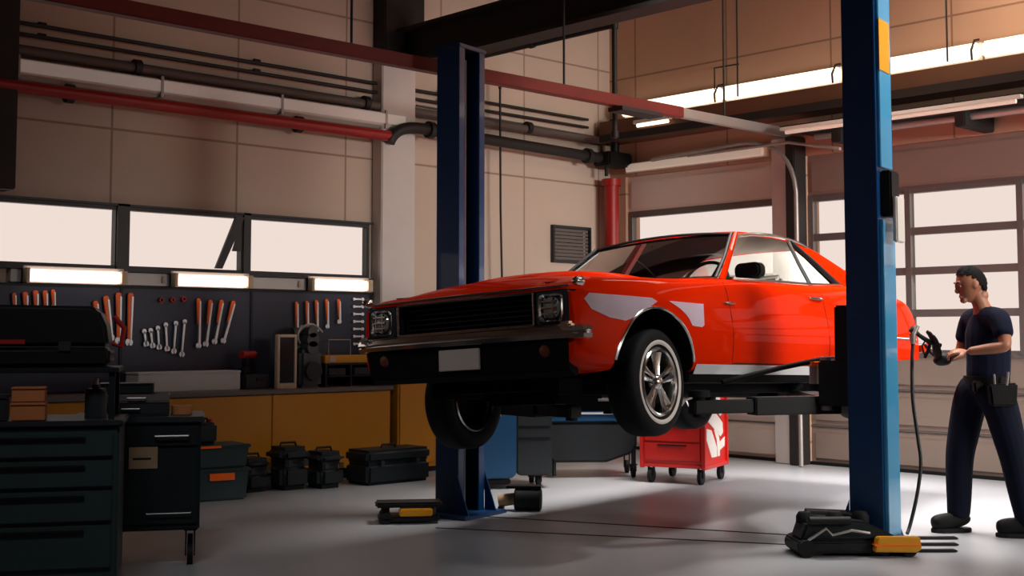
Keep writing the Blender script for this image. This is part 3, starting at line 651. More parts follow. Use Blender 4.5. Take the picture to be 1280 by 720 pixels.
bm = NB(); box(bm, (.55, -.30, .12), (1.05, .30, .24)); obj('oil_sump', bm, m_under, bev=.03)
# wheels
def wheel(x, y, z, s, steer=0):
    mt = M.Translation((x, y, z)) @ M.Rotation(steer, 4, 'Z') @ M.Rotation(-pi / 2 * s, 4, 'X')    # local z -> outward
    bm = NB(); prof = [(.205, .085), (.225, .098), (.265, .104), (.300, .095), (.318, .078), (.324, .05), (.324, -.05), (.318, -.078), (.30, -.095), (.265, -.104), (.225, -.098), (.205, -.085)]
    lathe(bm, prof, mt, 48, close=True)
    w = obj('wheel', bm, m_rub, smooth=True)
    bm = NB(); lathe(bm, [(.226, .100), (.234, .1035), (.246, .1055), (.252, .103), (.246, .099), (.236, .097)], mt, 48, close=True); o = obj('whitewall', bm, m_white, w, smooth=True)
    bm = NB(); lathe(bm, [(.205, .06), (.209, .095), (.20, .103), (.188, .098), (.178, .06), (.175, -.06), (.205, -.08)], mt, 48, close=True); obj('rim', bm, m_chrome, w, smooth=True)
    bm = NB(); lathe(bm, [(.200, -.080), (.209, -.098), (.200, -.104), (.188, -.098), (.186, -.07)], mt, 40, close=True); obj('rim_flange', bm, m_chrome, w, smooth=True)
    bm = NB(); lathe(bm, [(.001, .03), (.178, .03), (.178, .0), (.001, .0)], mt, 40); obj('brake_drum', bm, m_under, w)
    bm = NB()
    for k in range(5):
        a = 2 * pi * k / 5 + .3
        for da in (-.16, .16):
            p0 = mt @ V((cos(a + da * 2.2) * .045, sin(a + da * 2.2) * .045, .075)); p1 = mt @ V((cos(a + da) * .18, sin(a + da) * .18, .07)); tube(bm, [p0, p0.lerp(p1, .5), p1], [.012, .014, .026], 8)
    obj('spoke', bm, m_chrome, w, smooth=True)
    bm = NB(); lathe(bm, [(.001, .105), (.025, .103), (.042, .09), (.052, .07), (.055, .04), (.001, .03)], mt, 28); obj('hub_cap', bm, m_chrome, w, smooth=True)
    return w
wheel(.88, -.735, .235, -1, R(4)); wheel(.86, .735, .165, 1, R(4)); wheel(3.78, -.735, .28, -1); wheel(3.68, .735, .22, 1)

# ================================================================== LIFT POSTS
UYAW = math.atan2(-.977, .215)                       # outward axis (local x) of the near post
def post(name, label, loc, yaw, H, pale):
    t = thing(name, label, 'lift post', loc, yaw)
    bm = NB(); w, d, th = .160, .205, .02               # local x = outward, opening at -x
    poly = [(0, -w), (0, w), (-d, w), (-d, w - .07), (-d + th, w - .07), (-d + th, w - th), (-th, w - th), (-th, -w + th), (-d + th, -w + th), (-d + th, -w + .07), (-d, -w + .07), (-d, -w)]
    prism(bm, poly, .02, H, M.Identity(4)); link('column', bm, m_bcol, t, bev=.003)
    bx('base_plate', (-.34, -.26, 0), (.06, .26, .025), m_bcol, t, bev=.006)
    bm = NB()
    for y in (-w - .012, w + .004): prism(bm, [(-d, .025), (-d - .10, .025), (-d, .30)], y, y + .008, XZ)
    for y in (-.12, .112): prism(bm, [(0, .025), (.05, .025), (0, .16)], y, y + .008, XZ)
    link('gusset', bm, m_bcol, t)
    bx('top_cap', (-d - .01, -w - .01, H), (.01, w + .01, H + .03), m_bcol, t, bev=.005)
    bm = NB()
    for y in (-.055, .035): box(bm, (-d * .55, y, .05), (-d * .55 + .02, y + .02, H - .05))
    link('guide_rail', bm, m_galv, t)
    bm = NB(); tube(bm, [(-.09, .0, .05), (-.09, 0, H - .05)], .028, 12); link('hydraulic_cylinder', bm, m_black, t, smooth=True)
    return t
NL = (7.055, 4.105, 0); FL = (6.125, 7.15, 0)
pn = post('lift_post', 'near blue lift post with a pale blue outer face and yellow sticker band', NL, UYAW, 3.75, True)
pf = post('lift_post', 'far blue lift post standing behind the raised car hood', FL, UYAW + pi, 3.39, False)
# outer cover on near post: panel painted as lit, yellow band, lock box
bx('outer_cover', (0, -.13, .03), (.025, .10, 2.0), m_bcol_lit, pn, bev=.004)
bx('outer_cover', (0, -.13, 2.32), (.02, .09, 3.7), m_bcol_lit, pn, bev=.004)
o = bx('sticker_band', (.02, -.135, 2.92), (.024, .06, 3.24), m_yel2, pn); o['label'] = 'yellow sticker band'
t2 = bx('lock_box', (0, -.10, 2.02), (.07, .06, 2.30), m_black, pn, bev=.01); bx('lock_cover', (.07, -.09, 1.86), (.10, .06, 2.14), m_white, pn, bev=.008)
def carriage(parent, z, h=.42):
    bm = NB(); box(bm, (-.40, -.14, z), (-.10, .14, z + .28)); box(bm, (-.30, -.12, z + .26), (-.08, .12, z + .62)); link('carriage', bm, m_black2, parent, bev=.012)
    bm = NB()
    for y in (-.10, .06): tube(bm, [(-.37, y + .02, z - .03), (-.37, y + .02, z + .30)], .035, 14)
    link('arm_pin', bm, m_galv, parent, smooth=True)
def arm(parent, p0, ang, L, z, m=m_black):
    mt = M.Translation((p0[0], p0[1], z)) @ M.Rotation(ang, 4, 'Z')
    bm = NB(); box(bm, (0, -.07, -.055), (L * .6, .07, .055), mt); box(bm, (L * .5, -.05, -.04), (L, .05, .04), mt); o = link('lift_arm', bm, m, parent, bev=.008)
    bm = NB(); tube(bm, [mt @ V((L - .05, 0, -.06)), mt @ V((L - .05, 0, .07))], .04, 16); tube(bm, [mt @ V((L - .05, 0, .06)), mt @ V((L - .05, 0, .10))], .065, 18); link('arm_pad', bm, m_rub, o, smooth=True)
    return mt
# swing arms reach the sills (local angles: 180 deg = towards the car)
carriage(pn, .86)
mt = arm(pn, (-.36, -.06), R(180 - 58), 1.25, .86); mt = arm(pn, (-.36, .06), R(180 + 52), 1.0, .86)
pinv = M.Rotation(-UYAW, 4, 'Z') @ M.Translation((-NL[0], -NL[1], 0))
bm = NB(); tube(bm, [pinv @ on(1032, 448, 1, 4.60), pinv @ on(975, 460, 1, 4.72), pinv @ on(903, 478, 1, 4.86)], .017, 10); link('brace_rod', bm, m_under, pn, smooth=True)
a = pinv @ on(1018, 466, 1, 4.62); bm = NB(); tube(bm, [a - V((0, 0, .07)), a + V((0, 0, .06))], .032, 16); link('pivot_pin', bm, m_galv, pn, smooth=True)
a = pinv @ on(1019, 455, 1, 4.60); b2 = pinv @ on(1054, 491, 1, 4.50)
for c in (a, b2): bm = NB(); tube(bm, [c - V((.0, 0, .012)), c + V((.0, 0, .014))], .030, 14); o = link('pin_cap', bm, m_orange, pn, smooth=True)
bm = NB(); c = pinv @ on(1040, 496, 1, 4.5); box(bm, (c.x - .09, c.y - .09, c.z - .03), (c.x + .09, c.y + .09, c.z + .01)); link('lower_plate', bm, m_galv, pn, bev=.006)
carriage(pf, .74)
arm(pf, (-.36, -.06), R(180 - 20), .95, .79); arm(pf, (-.36, .06), R(180 + 40), .95, .79)
# ================================================================== WORKBENCH, PEGBOARD AND TOOLS
BY = 9.46
t = thing('pegboard', 'dark navy pegboard covering the wall between bench and windows', 'pegboard', (0, Y1, 0))
bx('board', (1.7, -.05, .84), (7.54, -.005, 1.70), m_peg, t)
bm = NB()
for x in (3.0, 4.93, 6.18, 7.52): box(bm, (x - .012, -.06, .84), (x + .012, -.005, 1.70))
box(bm, (1.7, -.062, 1.685), (7.54, -.005, 1.705)); link('edge_strip', bm, m_black2, t)
bm = NB()
for i in range(80):
    for j in range(5):
        x = 3.2 + i * .053; z = 1.12 + j * .115; vs = [bm.verts.new((x + .004 * cos(a), -.0515, z + .004 * sin(a))) for a in (0, 1.57, 3.14, 4.71)]; bm.faces.new(vs)
link('peg_hole', bm, m_black, t)
t = thing('workbench', 'long workbench with a yellow front under the pegboard', 'workbench', (0, BY, 0))
bx('bench_top', (2.2, -.02, .785), (7.41, .50, .82), m_greyp, t, bev=.004)
bm = NB(); box(bm, (2.2, .03, .08), (7.39, .48, .785)); link('body', bm, m_black2, t)
for i, x in enumerate((2.2, 3.5, 4.8, 6.1)): bx('front_panel', (x + .004, .0, .10), (min(x + 1.3, 7.39) - .004, .03, .78), m_yel, t, bev=.003)
bx('kick_board', (2.2, .06, 0), (7.39, .09, .10), m_black, t)
t = thing('bench_end_cabinet', 'yellow end cabinet with a blue top block beside the workbench', 'cabinet', (7.44, BY - .04, 0))
bx('body', (0, 0, .05), (.58, .50, .86), m_yel, t, bev=.004); bx('top', (-.01, -.01, .86), (.60, .5, .93), m_bcart, t, bev=.004); bx('plinth', (.02, .03, 0), (.56, .48, .05), m_black, t)
bx('door', (.02, -.012, .09), (.56, 0, .83), m_yel, t, bev=.003)
bm = NB(); tube(bm, [(.50, -.012, .42), (.50, -.04, .44), (.50, -.04, .58), (.50, -.012, .60)], .006, 8); link('handle', bm, m_galv, t, smooth=True)
def wall_tool(kind, px, py0, py1, label, group, m=m_tool, wpx=4, lean=0):
    """hand tool on the pegboard: photo ray picks the spot on the board plane"""
    Yp = Y1 - .075; a = on(px, py0, 1, Yp); b2 = on(px + lean, py1, 1, Yp); L = (a - b2).length; ang = math.atan2(b2.x - a.x, a.z - b2.z)
    t = thing(kind, label, 'wrench' if 'wrench' in kind else 'hand tool', (a.x, Yp, a.z), group=group, rot=(0, -ang, 0))
    w = wpx * .0068 * .5
    return t, L, w
def ring_end(bm, c, r, th=.010):
    prism(bm, [(c[0] + r * cos(2 * pi * i / 14), c[1] + r * sin(2 * pi * i / 14)) for i in range(14)], -th / 2, th / 2, XZ)
def open_end(bm, c, r, th=.010, up=-1):
    pts = []
    for i in range(13): a = R(-150 + 300 * i / 12); pts.append((c[0] + r * math.sin(a), c[1] - up * r * math.cos(a)))
    pts += [(c[0] - .42 * r, c[1] + up * r * .15), (c[0] + .42 * r, c[1] + up * r * .15)]
    prism(bm, pts[::-1], -th / 2, th / 2, XZ)
def combo(px, y0, y1, label, lean=0, wpx=4):
    t, L, w = wall_tool('combination_wrench', px, y0, y1, label, 'small steel wrenches in the middle of the pegboard', lean=lean, wpx=wpx)
    bm = NB(); prism(bm, [(-w * .6, -w), (w * .6, -w), (w * .45, -L + w), (-w * .45, -L + w)], -.005, .005, XZ); link('shank', bm, m_tool, t, bev=.0015)
    bm = NB(); ring_end(bm, (0, -w * .8), w * 1.2); link('ring_end', bm, m_tool, t)
    bm = NB(); open_end(bm, (0, -L + w * 1.2), w * 1.5); link('jaw', bm, m_tool, t)
for k, (px, y0, y1, ln) in enumerate([(180, 412, 433, 3), (188, 411, 435, 3), (197, 408, 437, 2), (207, 404, 439, 2), (220, 402, 442, -3), (231, 400, 446, -4)]):
    combo(px, y0, y1, ['shortest and leftmost small steel wrench on the pegboard', 'second small steel wrench from the left in the row of six', 'third small steel wrench from the left in the row of six', 'fourth small steel wrench from the left in the row of six', 'second longest small steel wrench, fifth in the row of six', 'longest small steel wrench at the right end of the row of six'][k], ln, 5)
def grip_tool(kind, px, y0, y1, label, group, lean, wpx, frac, top=True):
    """orange grip with a steel shank beside / below it"""
    t, L, w = wall_tool(kind, px, y0, y1, label, group, lean=lean, wpx=wpx)
    bm = NB(); g0, g1 = (0, -L * frac)
    prism(bm, [(-w * .8, -w * .4), (-w * .3, 0), (w * .5, 0), (w * .8, -w * .5), (w * .55, g1), (-w * .55, g1)], -.012, .006, XZ); link('grip', bm, m_orange, t, bev=.004)
    bm = NB(); prism(bm, [(w * .25, -w * .9), (w * .8, -w * 1.1), (w * .6, -L + w * .6), (w * .15 if frac > .85 else -w * .4, -L + w * .6)], -.018, -.008, XZ); link('shank', bm, m_tool, t, bev=.002)  # on the orange wrenches this thin pale strip is a painted highlight
    bm = NB(); open_end(bm, (0, -L), w * 1.1, .014); link('jaw', bm, m_tool, t)
    return t
nm5 = ['leftmost short orange-handled tool on the pegboard, above the black case', 'second short orange-handled tool from the left above the black case', 'third short orange-handled tool from the left above the black case', 'fourth short orange-handled tool from the left, with a bright steel tip', 'rightmost short orange-handled tool of the group above the black case']
for k, (px, y0, y1, w_) in enumerate([(17, 366, 386, 6), (31, 365, 386, 8), (44, 363, 386, 8), (56, 363, 386, 7), (66, 362, 384, 6)]):
    grip_tool('orange_wrench', px, y0, y1, nm5[k], 'short orange-handled tools at the left end', 1, w_, .9)
grip_tool('orange_wrench', 119, 376, 396, 'short orange-handled tool just left of the three long ones', 'orange-handled tools beside the black case', 2, 8, .9)
for k, (px, y0, y1, ln) in enumerate([(132, 370, 422, 6), (148, 366, 426, 0), (163, 366, 428, -2)]):
    grip_tool('orange_wrench', px, y0, y1, ['left one of the three long orange wrenches on the pegboard', 'middle one of the three long orange wrenches on the pegboard', 'right one of the three long orange wrenches on the pegboard'][k], 'orange-handled tools beside the black case', ln, 9, .93)
for k, (px, y0, y1, ln) in enumerate([(248, 373, 432, 0), (263, 375, 430, -6), (277, 375, 427, -9), (292, 376, 426, -13)]):
    grip_tool('slanted_wrench', px, y0, y1, ['long upright steel wrench with orange grip, left of the slanted three', 'least slanted long steel wrench with orange grip', 'middle slanted long steel wrench with orange grip', 'most slanted long steel wrench with orange grip, at the right'][k], 'long steel wrenches with orange grips', ln, 7, .55)
for k, (px, y0, y1) in enumerate([(370, 377, 417), (383, 376, 415), (395, 375, 412), (408, 374, 408), (423, 374, 402)]):
    grip_tool('shaft_wrench', px, y0, y1, ['longest wrench of the five over the yellow tray, leftmost', 'second wrench from the left over the yellow tray', 'middle wrench of the five over the yellow tray', 'second shortest wrench over the yellow tray', 'shortest wrench over the yellow tray, rightmost'][k], 'five wrenches over the yellow tray', 1, 6, .8)
nm7 = ['topmost', 'second from the top', 'third from the top', 'middle', 'third from the bottom', 'second from the bottom', 'bottommost']
for k in range(7):
    a = on(448, 374 + k * 9.3, 1, Y1 - .07)
    t = thing('stubby_wrench', nm7[k] + ' stubby steel wrench hung level beside the pilaster', 'wrench', (a.x, Y1 - .07, a.z), group='stubby wrenches stacked beside the pilaster')
    bm = NB(); prism(bm, [(-.05, -.008), (.05, -.008), (.05, .008), (-.05, .008)], -.004, .004, XZ); link('shank', bm, m_tool, t, bev=.001)
    bm = NB(); ring_end(bm, (-.05, 0), .014); ring_end(bm, (.05, 0), .016); link('ring_end', bm, m_tool, t)
# small hooks with sockets
for k, (px, py) in enumerate([(201, 375), (215, 375), (229, 374)]):
    a = on(px, py, 1, Y1 - .06); t = thing('socket', ['left', 'middle', 'right'][k] + ' small dark red socket hung above the small wrenches', 'socket', (a.x, Y1 - .05, a.z), group='dark red sockets on the pegboard')
    bm = NB(); lathe(bm, [(.022, 0), (.022, .03), (.012, .03), (.012, .005)], M.Rotation(pi / 2, 4, 'X'), 16); link('socket_body', bm, m_redp, t, smooth=True)
# things on the bench
def wbox(px0, py0, px1, py1, y): a = on(px0, py0, 1, y); b2 = on(px1, py1, 1, y); return a.x, b2.x, b2.z, a.z
BT = .82
t = thing('drawer_box', 'plain light grey flat drawer box lying on the workbench', 'box', (4.98, 9.72, BT))
x0, x1, z0, z1 = wbox(148, 465, 264, 488, 9.62)
bx('case', (0, 0, 0), (.96, .22, .15), m_grey, t, bev=.006); bx('lid', (-.004, -.004, .150), (.964, .224, .168), m_grey, t, bev=.004)
t = thing('dark_case', 'dark grey low case between the grey drawer box and the cream monitor', 'case', (5.97, 9.70, BT)); bx('case', (0, 0, 0), (.26, .22, .13), m_dgrey, t, bev=.015); bx('latch', (.12, -.008, .07), (.18, 0, .10), m_black, t)
t = thing('battery_drill', 'small dark drill with a red body on the bench, left of the cream monitor', 'drill', (6.05, 9.80, BT + .142), rz=R(20))
bm = NB(); tube(bm, [(-.08, 0, .16), (.10, 0, .16)], .035, 14); link('body', bm, m_redp, t, smooth=True)
bm = NB(); tube(bm, [(.10, 0, .16), (.15, 0, .16)], [.028, .015], 12); link('chuck', bm, m_black, t, smooth=True)
bx('handle', (-.06, -.02, .03), (-.01, .02, .14), m_black, t, bev=.01); bx('battery', (-.09, -.035, 0), (.03, .035, .045), m_black, t, bev=.008)
t = thing('monitor', 'small cream-framed monitor with a dark screen on the workbench', 'monitor', (6.25, 9.62, BT), rz=R(-8))
bm = NB()
for lo, hi in (((0, 0, .0), (.025, .06, .48)), ((.025, 0, .455), (.19, .06, .48)), ((.025, 0, 0), (.19, .06, .05)), ((.165, 0, .05), (.19, .06, .455))): box(bm, lo, hi)
link('bezel', bm, m_cream, t, bev=.005); bx('screen', (.025, .012, .05), (.165, .03, .455), m_screen, t); bx('back', (.03, .03, .05), (.16, .14, .44), m_dgrey, t, bev=.02)
bx('stand', (.02, .06, 0), (.17, .16, .02), m_dgrey, t, bev=.004)
t = thing('engine_block', 'dark engine part with a pulley standing on the workbench behind the monitor', 'engine', (6.63, 9.76, BT))
bx('block', (-.12, -.12, 0), (.12, .12, .34), m_engine, t, bev=.03)
bm = NB()
for z, r_ in ((.36, .12), (.43, .13), (.50, .10)): tube(bm, [(-.11, -.02 + z * .1, z), (.12, 0, z + .02)], .04, 14); tube(bm, [(-.02 + r_ * .2, -.13, z), (-.02 + r_ * .2, .05, z)], r_ * .5, 16)
link('manifold', bm, m_engine, t, smooth=True)
bm = NB(); lathe(bm, [(.02, 0), (.085, 0), (.085, .012), (.07, .02), (.085, .028), (.085, .04), (.02, .04)], M.Translation((0, -.12, .15)) @ M.Rotation(pi / 2, 4, 'X'), 24); link('pulley', bm, m_dgrey, t, smooth=True)
bm = NB(); tube(bm, arcpts((-.14, -.1, .50), (-.02, -.12, .64), (.12, -.1, .50)), .012, 8); tube(bm, arcpts((-.12, -.1, .40), (-.2, -.14, .48), (-.1, -.1, .56)), .01, 8); link('cable', bm, m_galv, t, smooth=True)
t = thing('shelf_box', 'black open rack on the bench holding the long yellow tray', 'rack', (6.79, 9.66, BT))
for x in (0, .28, .58): bx('side_panel', (x, 0, 0), (x + .02, .26, .20), m_black2, t)
bx('top_panel', (0, 0, .20), (.60, .26, .215), m_black2, t); bx('shelf', (0, 0, .09), (.60, .26, .10), m_black2, t)
for x in (.05, .34): bx('bin', (x, .02, .102), (x + .2, .2, .17), m_dgrey, t, bev=.008)
t = thing('tool_tray', 'long yellow-orange tool tray lying on top of the black rack', 'tray', (6.80, 9.68, BT + .217))
bm = NB()
for lo, hi in (((0, 0, 0), (.62, .2, .012)), ((0, 0, .012), (.62, .012, .07)), ((0, .188, .012), (.62, .2, .07)), ((0, .012, .012), (.012, .188, .07)), ((.608, .012, .012), (.62, .188, .07))): box(bm, lo, hi)
link('tray_body', bm, m_yel2, t, bev=.003); bx('end_grip', (.05, -.006, .01), (.12, 0, .065), m_galv, t)
t = thing('wire_stand', 'thin steel wire stand rising from the yellow tray', 'stand', (6.92, 9.80, BT + .23))
bm = NB(); tube(bm, [(0, 0, 0), (0, 0, .20), (.25, 0, .20), (.25, 0, 0)], .006, 8); link('wire', bm, m_galv, t)
t = thing('grinder', 'dark red bench machine beside the pilaster, partly behind the car front', 'machine', (7.70, 9.70, .932))
bx('body', (-.12, -.14, 0), (.26, .14, .30), m_black2, t, bev=.02); bx('hood', (-.10, -.155, .22), (.26, .12, .44), m_redp, t, bev=.04)
bm = NB(); lathe(bm, [(.02, 0), (.09, 0), (.09, .03), (.02, .03)], M.Translation((.06, -.14, .16)) @ M.Rotation(pi / 2, 4, 'X'), 24); link('wheel_guard', bm, m_black, t, smooth=True)
bm = NB(); tube(bm, arcpts((-.10, -.12, .40), (.05, -.16, .56), (.24, -.1, .42)), .014, 8); link('handle', bm, m_redp, t, smooth=True)
# cases on the floor before the bench
def floor_case(name, px, py, w, dep, h, label, m=m_black2, group='dark cases on the floor along the bench', round_=.05, rz=0, cat='case'):
    p = on(px, py, 2, 0); t = thing(name, label, cat, (p.x, p.y + dep / 2, 0), group=group, rz=rz)
    bx('case', (-w / 2, -dep / 2, .0), (w / 2, dep / 2, h * .62), m, t, bev=round_, seg=3, smooth=True)
    bx('lid', (-w / 2 - .005, -dep / 2 - .005, h * .63), (w / 2 + .005, dep / 2 + .005, h), m, t, bev=round_, seg=3, smooth=True)
    bm = NB(); tube(bm, [(-.08, 0, h - .005), (-.07, 0, h + .028), (.07, 0, h + .028), (.08, 0, h - .005)], .010, 8); link('handle', bm, m_black, t, smooth=True)
    bm = NB()
    for x in (-w * .28, w * .28): box(bm, (x - .02, -dep / 2 - .012, h * .55), (x + .02, -dep / 2 - .0, h * .70))
    link('latch', bm, m_dgrey, t, bev=.003); return t
floor_case('tool_case', 325, 616, .27, .3, .28, 'small dark case on the floor, first right of the stacked crates')
floor_case('tool_case', 372, 613, .29, .3, .36, 'tallest dark case on the floor, in the middle of the row before the bench')
floor_case('tool_case', 417, 611, .27, .3, .31, 'dark rounded case on the floor before the bench, right of the tallest one')
floor_case('tool_case', 500, 604, .70, .34, .30, 'wide black case on the floor in front of the yellow end cabinet', round_=.03)
# stacked crates by the foreground cabinets
p = on(283, 626, 2, 0)
t = thing('plastic_crate', 'dark crate with orange label at the bottom of the stack by the cabinets', 'crate', (p.x, p.y + .18, 0), rz=R(-12))
bm = NB(); prism(bm, [(-.20, 0), (.20, 0), (.225, .24), (-.225, .24)], -.17, .17, XZ); link('crate_body', bm, m_green, t, bev=.015); bx('rim', (-.235, -.18, .225), (.235, .18, .25), m_green, t, bev=.006)
bx('label_plate', (-.10, -.184, .16), (.10, -.172, .215), m_orange, t)
t = thing('plastic_crate', 'dark crate with orange edge, upper one of the stack by the cabinets', 'crate', (p.x, p.y + .19, .252), rz=R(-8))
bm = NB(); prism(bm, [(-.20, 0), (.20, 0), (.225, .17), (-.225, .17)], -.17, .17, XZ); link('crate_body', bm, m_green, t, bev=.015); bx('rim', (-.235, -.18, .155), (.235, .18, .18), m_green, t, bev=.006); bx('label_plate', (-.21, -.186, .16), (-.02, -.176, .178), m_orange, t)
t = thing('jerry_can', 'small dark canister on top of the two stacked crates', 'canister', (p.x - .12, p.y + .2, .434))
bx('can', (-.11, -.08, 0), (.11, .08, .17), m_black2, t, bev=.025, seg=3, smooth=True); bm = NB(); tube(bm, [(-.05, 0, .165), (-.04, 0, .20), (.05, 0, .20), (.06, 0, .165)], .01, 8); link('handle', bm, m_black, t, smooth=True); bm = NB(); tube(bm, [(.08, 0, .16), (.08, 0, .195)], .018, 12); link('cap', bm, m_redp, t, smooth=True)
# ================================================================== FOREGROUND CABINETS (left)
YAWC = AZ - pi / 2
YAWF = YAWC + R(14)
def caster(parent, x, y, top, r=.05, m=m_rub, ang=0):
    bm = NB(); tube(bm, [(x - .016 * 1, y, r), (x + .016, y, r)], r, 18); w = link('caster_wheel', bm, m, parent, smooth=True)
    bm = NB(); box(bm, (x - .028, y - .02, r * .9), (x - .020, y + .02, top)); box(bm, (x + .020, y - .02, r * .9), (x + .028, y + .02, top)); box(bm, (x - .035, y - .035, top - .008), (x + .035, y + .035, top)); link('fork', bm, m_black, w)
p = on(228, 706, 2, 0)
t = thing('tool_cabinet', 'dark tool cabinet on casters with a paper label, right of the tall one', 'cabinet', (p.x, p.y, 0), rz=YAWF)
bx('body', (-.60, -.04, .20), (.09, .50, .80), m_black2, t, bev=.008); bx('top', (-.62, -.06, .80), (.11, .52, .835), m_dgrey, t, bev=.006)
bx('door', (-.585, -.055, .235), (.075, -.04, .66), m_black2, t, bev=.006)
bx('drawer', (-.585, -.055, .67), (.075, -.04, .785), m_black2, t, bev=.006)
bm = NB(); tube(bm, [(-.16, -.055, .73), (-.16, -.085, .73), (.02, -.085, .73), (.02, -.055, .73)], .006, 8); link('handle', bm, m_galv, t, smooth=True)
bm = NB(); tube(bm, [(-.20, -.055, .30), (-.20, -.08, .30), (.04, -.08, .30), (.04, -.055, .30)], .004, 8); link('handle', bm, m_galv, t, smooth=True)
o = bx('label_sheet', (-.30, -.060, .55), (-.145, -.056, .67), m_label, t); bx('label_print', (-.28, -.0615, .60), (-.18, -.0600, .61), m_black, o)
for x, y in ((.04, .02), (-.55, .02), (.04, .44), (-.55, .44)):
    caster(t, x, y, .20, .055)
pL = FW * 6.35 + RT * (-2.52); pL.z = 0
t = thing('tool_chest', 'tall dark tool chest at the left edge, nearest the camera', 'tool chest', (pL.x, pL.y, 0), rz=YAWF)
bx('body', (-.62, 0, .06), (.56, .52, .84), m_green, t, bev=.01); bx('top', (-.64, -.02, .84), (.58, .54, .87), m_dgrey, t, bev=.006)
for i, (z0, z1) in enumerate(((.14, .36), (.37, .53), (.54, .68), (.69, .82))):
    d_ = bx('drawer', (-.59, -.018, z0), (.53, 0, z1 - .008), m_green, t, bev=.005); bx('pull', (-.45, -.034, z1 - .045), (.40, -.018, z1 - .03), m_black, d_, bev=.003)
for x, y in ((.48, .06), (-.54, .06), (.48, .46), (-.54, .46)): caster(t, x, y, .06, .028)
# shelf frame and things on the chest
TT = .872
t = thing('shelf_rack', 'dark two-level shelf rack standing on the tool chest under the black case', 'rack', (pL.x, pL.y, TT), rz=YAWF)
for x in (-.60, .50):
    for y in (.05, .45): bx('post', (x, y, 0), (x + .03, y + .03, .235), m_black2, t)
bx('shelf', (-.62, .03, .235), (.55, .50, .26), m_black2, t, bev=.004)
def onchest(x, y, z): return M.Translation((pL.x, pL.y, 0)) @ M.Rotation(YAWF, 4, 'Z') @ V((x, y, z))
t = thing('tool_case', 'large black tool case with a red stripe on the shelf rack, upper left', 'case', onchest(-.05, .26, TT + .262), rz=YAWF)
bm = NB(); prism(bm, [(-.56, 0), (.54, 0), (.56, .05), (.545, .10), (-.56, .10)], -.18, .18, XZ); link('case', bm, m_black, t, bev=.02, seg=3, smooth=True)
bm = NB(); prism(bm, [(-.56, .105), (.545, .105), (.53, .21), (.49, .295), (.45, .31), (-.56, .325)], -.18, .18, XZ); link('lid', bm, m_black, t, bev=.02, seg=3, smooth=True)
o = bx('stripe', (-.56, -.186, .118), (.14, -.178, .14), m_redp, t); o['label'] = 'dark red stripe'
bm = NB(); tube(bm, [(.555, -.06, .12), (.60, -.06, .10), (.61, -.06, .20), (.56, -.06, .26)], .014, 8); link('handle', bm, m_redp, t, smooth=True)
bm = NB(); box(bm, (.30, -.19, .08), (.36, -.178, .13)); box(bm, (-.40, -.19, .08), (-.34, -.178, .13)); link('latch', bm, m_dgrey, t, bev=.003)
def small(name, label, cat, x, y, z, w, d, h, m, extra=None, group=None):
    t = thing(name, label, cat, onchest(x, y, z), rz=YAWF, group=group); bx('box_body', (-w / 2, -d / 2, 0), (w / 2, d / 2, h * .82), m, t, bev=.004); bx('lid', (-w / 2 - .003, -d / 2 - .003, h * .83), (w / 2 + .003, d / 2 + .003, h), m, t, bev=.004); return t
small('carton', 'brown carton standing under the shelf rack, upper one of two', 'carton', .12, .07, TT + .092, .155, .12, .075, m_brownbox, group='brown cartons')
small('carton', 'brown carton lying directly on the chest, lower one of two', 'carton', .12, .07, TT, .16, .12, .09, m_brownbox, group='brown cartons')
small('parts_bin', 'small grey bin at the left edge of the chest top', 'bin', -.03, .07, TT, .10, .12, .13, m_dgrey)
t = thing('oil_can', 'dark grey tin can under the rack, right of the brown cartons', 'can', onchest(.43, .18, TT)); bm = NB(); lathe(bm, [(.055, 0), (.055, .13), (.05, .135), (.05, .15), (.02, .15), (.02, .17), (.001, .17)], None, 24); link('can_body', bm, m_dgrey, t, smooth=True); bm = NB(); tube(bm, [(0, 0, .165), (.0, .0, .20)], .012, 10); link('spout', bm, m_galv, t, smooth=True)
def tray(label, loc, rz, w, d, h, m):
    t = thing('parts_tray', label, 'tray', loc, rz=rz); bm = NB()
    for lo, hi in (((-w/2, -d/2, 0), (w/2, d/2, .01)), ((-w/2, -d/2, .01), (w/2, -d/2+.01, h)), ((-w/2, d/2-.01, .01), (w/2, d/2, h)), ((-w/2, -d/2+.01, .01), (-w/2+.01, d/2-.01, h)), ((w/2-.01, -d/2+.01, .01), (w/2, d/2-.01, h))): box(bm, lo, hi)
    link('tray_body', bm, m, t, bev=.003); bm = NB(); tube(bm, [(-.05, -d/2, h * .6), (-.05, -d/2-.02, h * .6), (.05, -d/2-.02, h * .6), (.05, -d/2, h * .6)], .004, 8); link('handle', bm, m_galv, t, smooth=True); return t
pc = on(228, 706, 2, 0)
def oncab(x, y, z): return M.Translation((pc.x, pc.y, 0)) @ M.Rotation(YAWF, 4, 'Z') @ V((x, y, z))
tray('dark steel parts tray on top of the wheeled cabinet', oncab(-.30, .2, .836), YAWF, .42, .3, .07, m_dgrey)
tray('olive grey tray stacked on the dark steel tray', oncab(-.27, .2, .908), YAWF, .36, .26, .05, m_greyp)
small('socket_case', 'flat black socket case stacked on the olive tray', 'case', .0, 0, 0, .30, .2, .06, m_black2).location = oncab(-.33, .2, .960)
t = thing('tape_roll', 'small dark roll lying at the right end of the cabinet top', 'roll', oncab(-.02, .2, .836)); bm = NB(); lathe(bm, [(.03, 0), (.06, 0), (.06, .05), (.03, .05)], None, 24, close=True); link('roll', bm, m_brownbox, t, smooth=True)
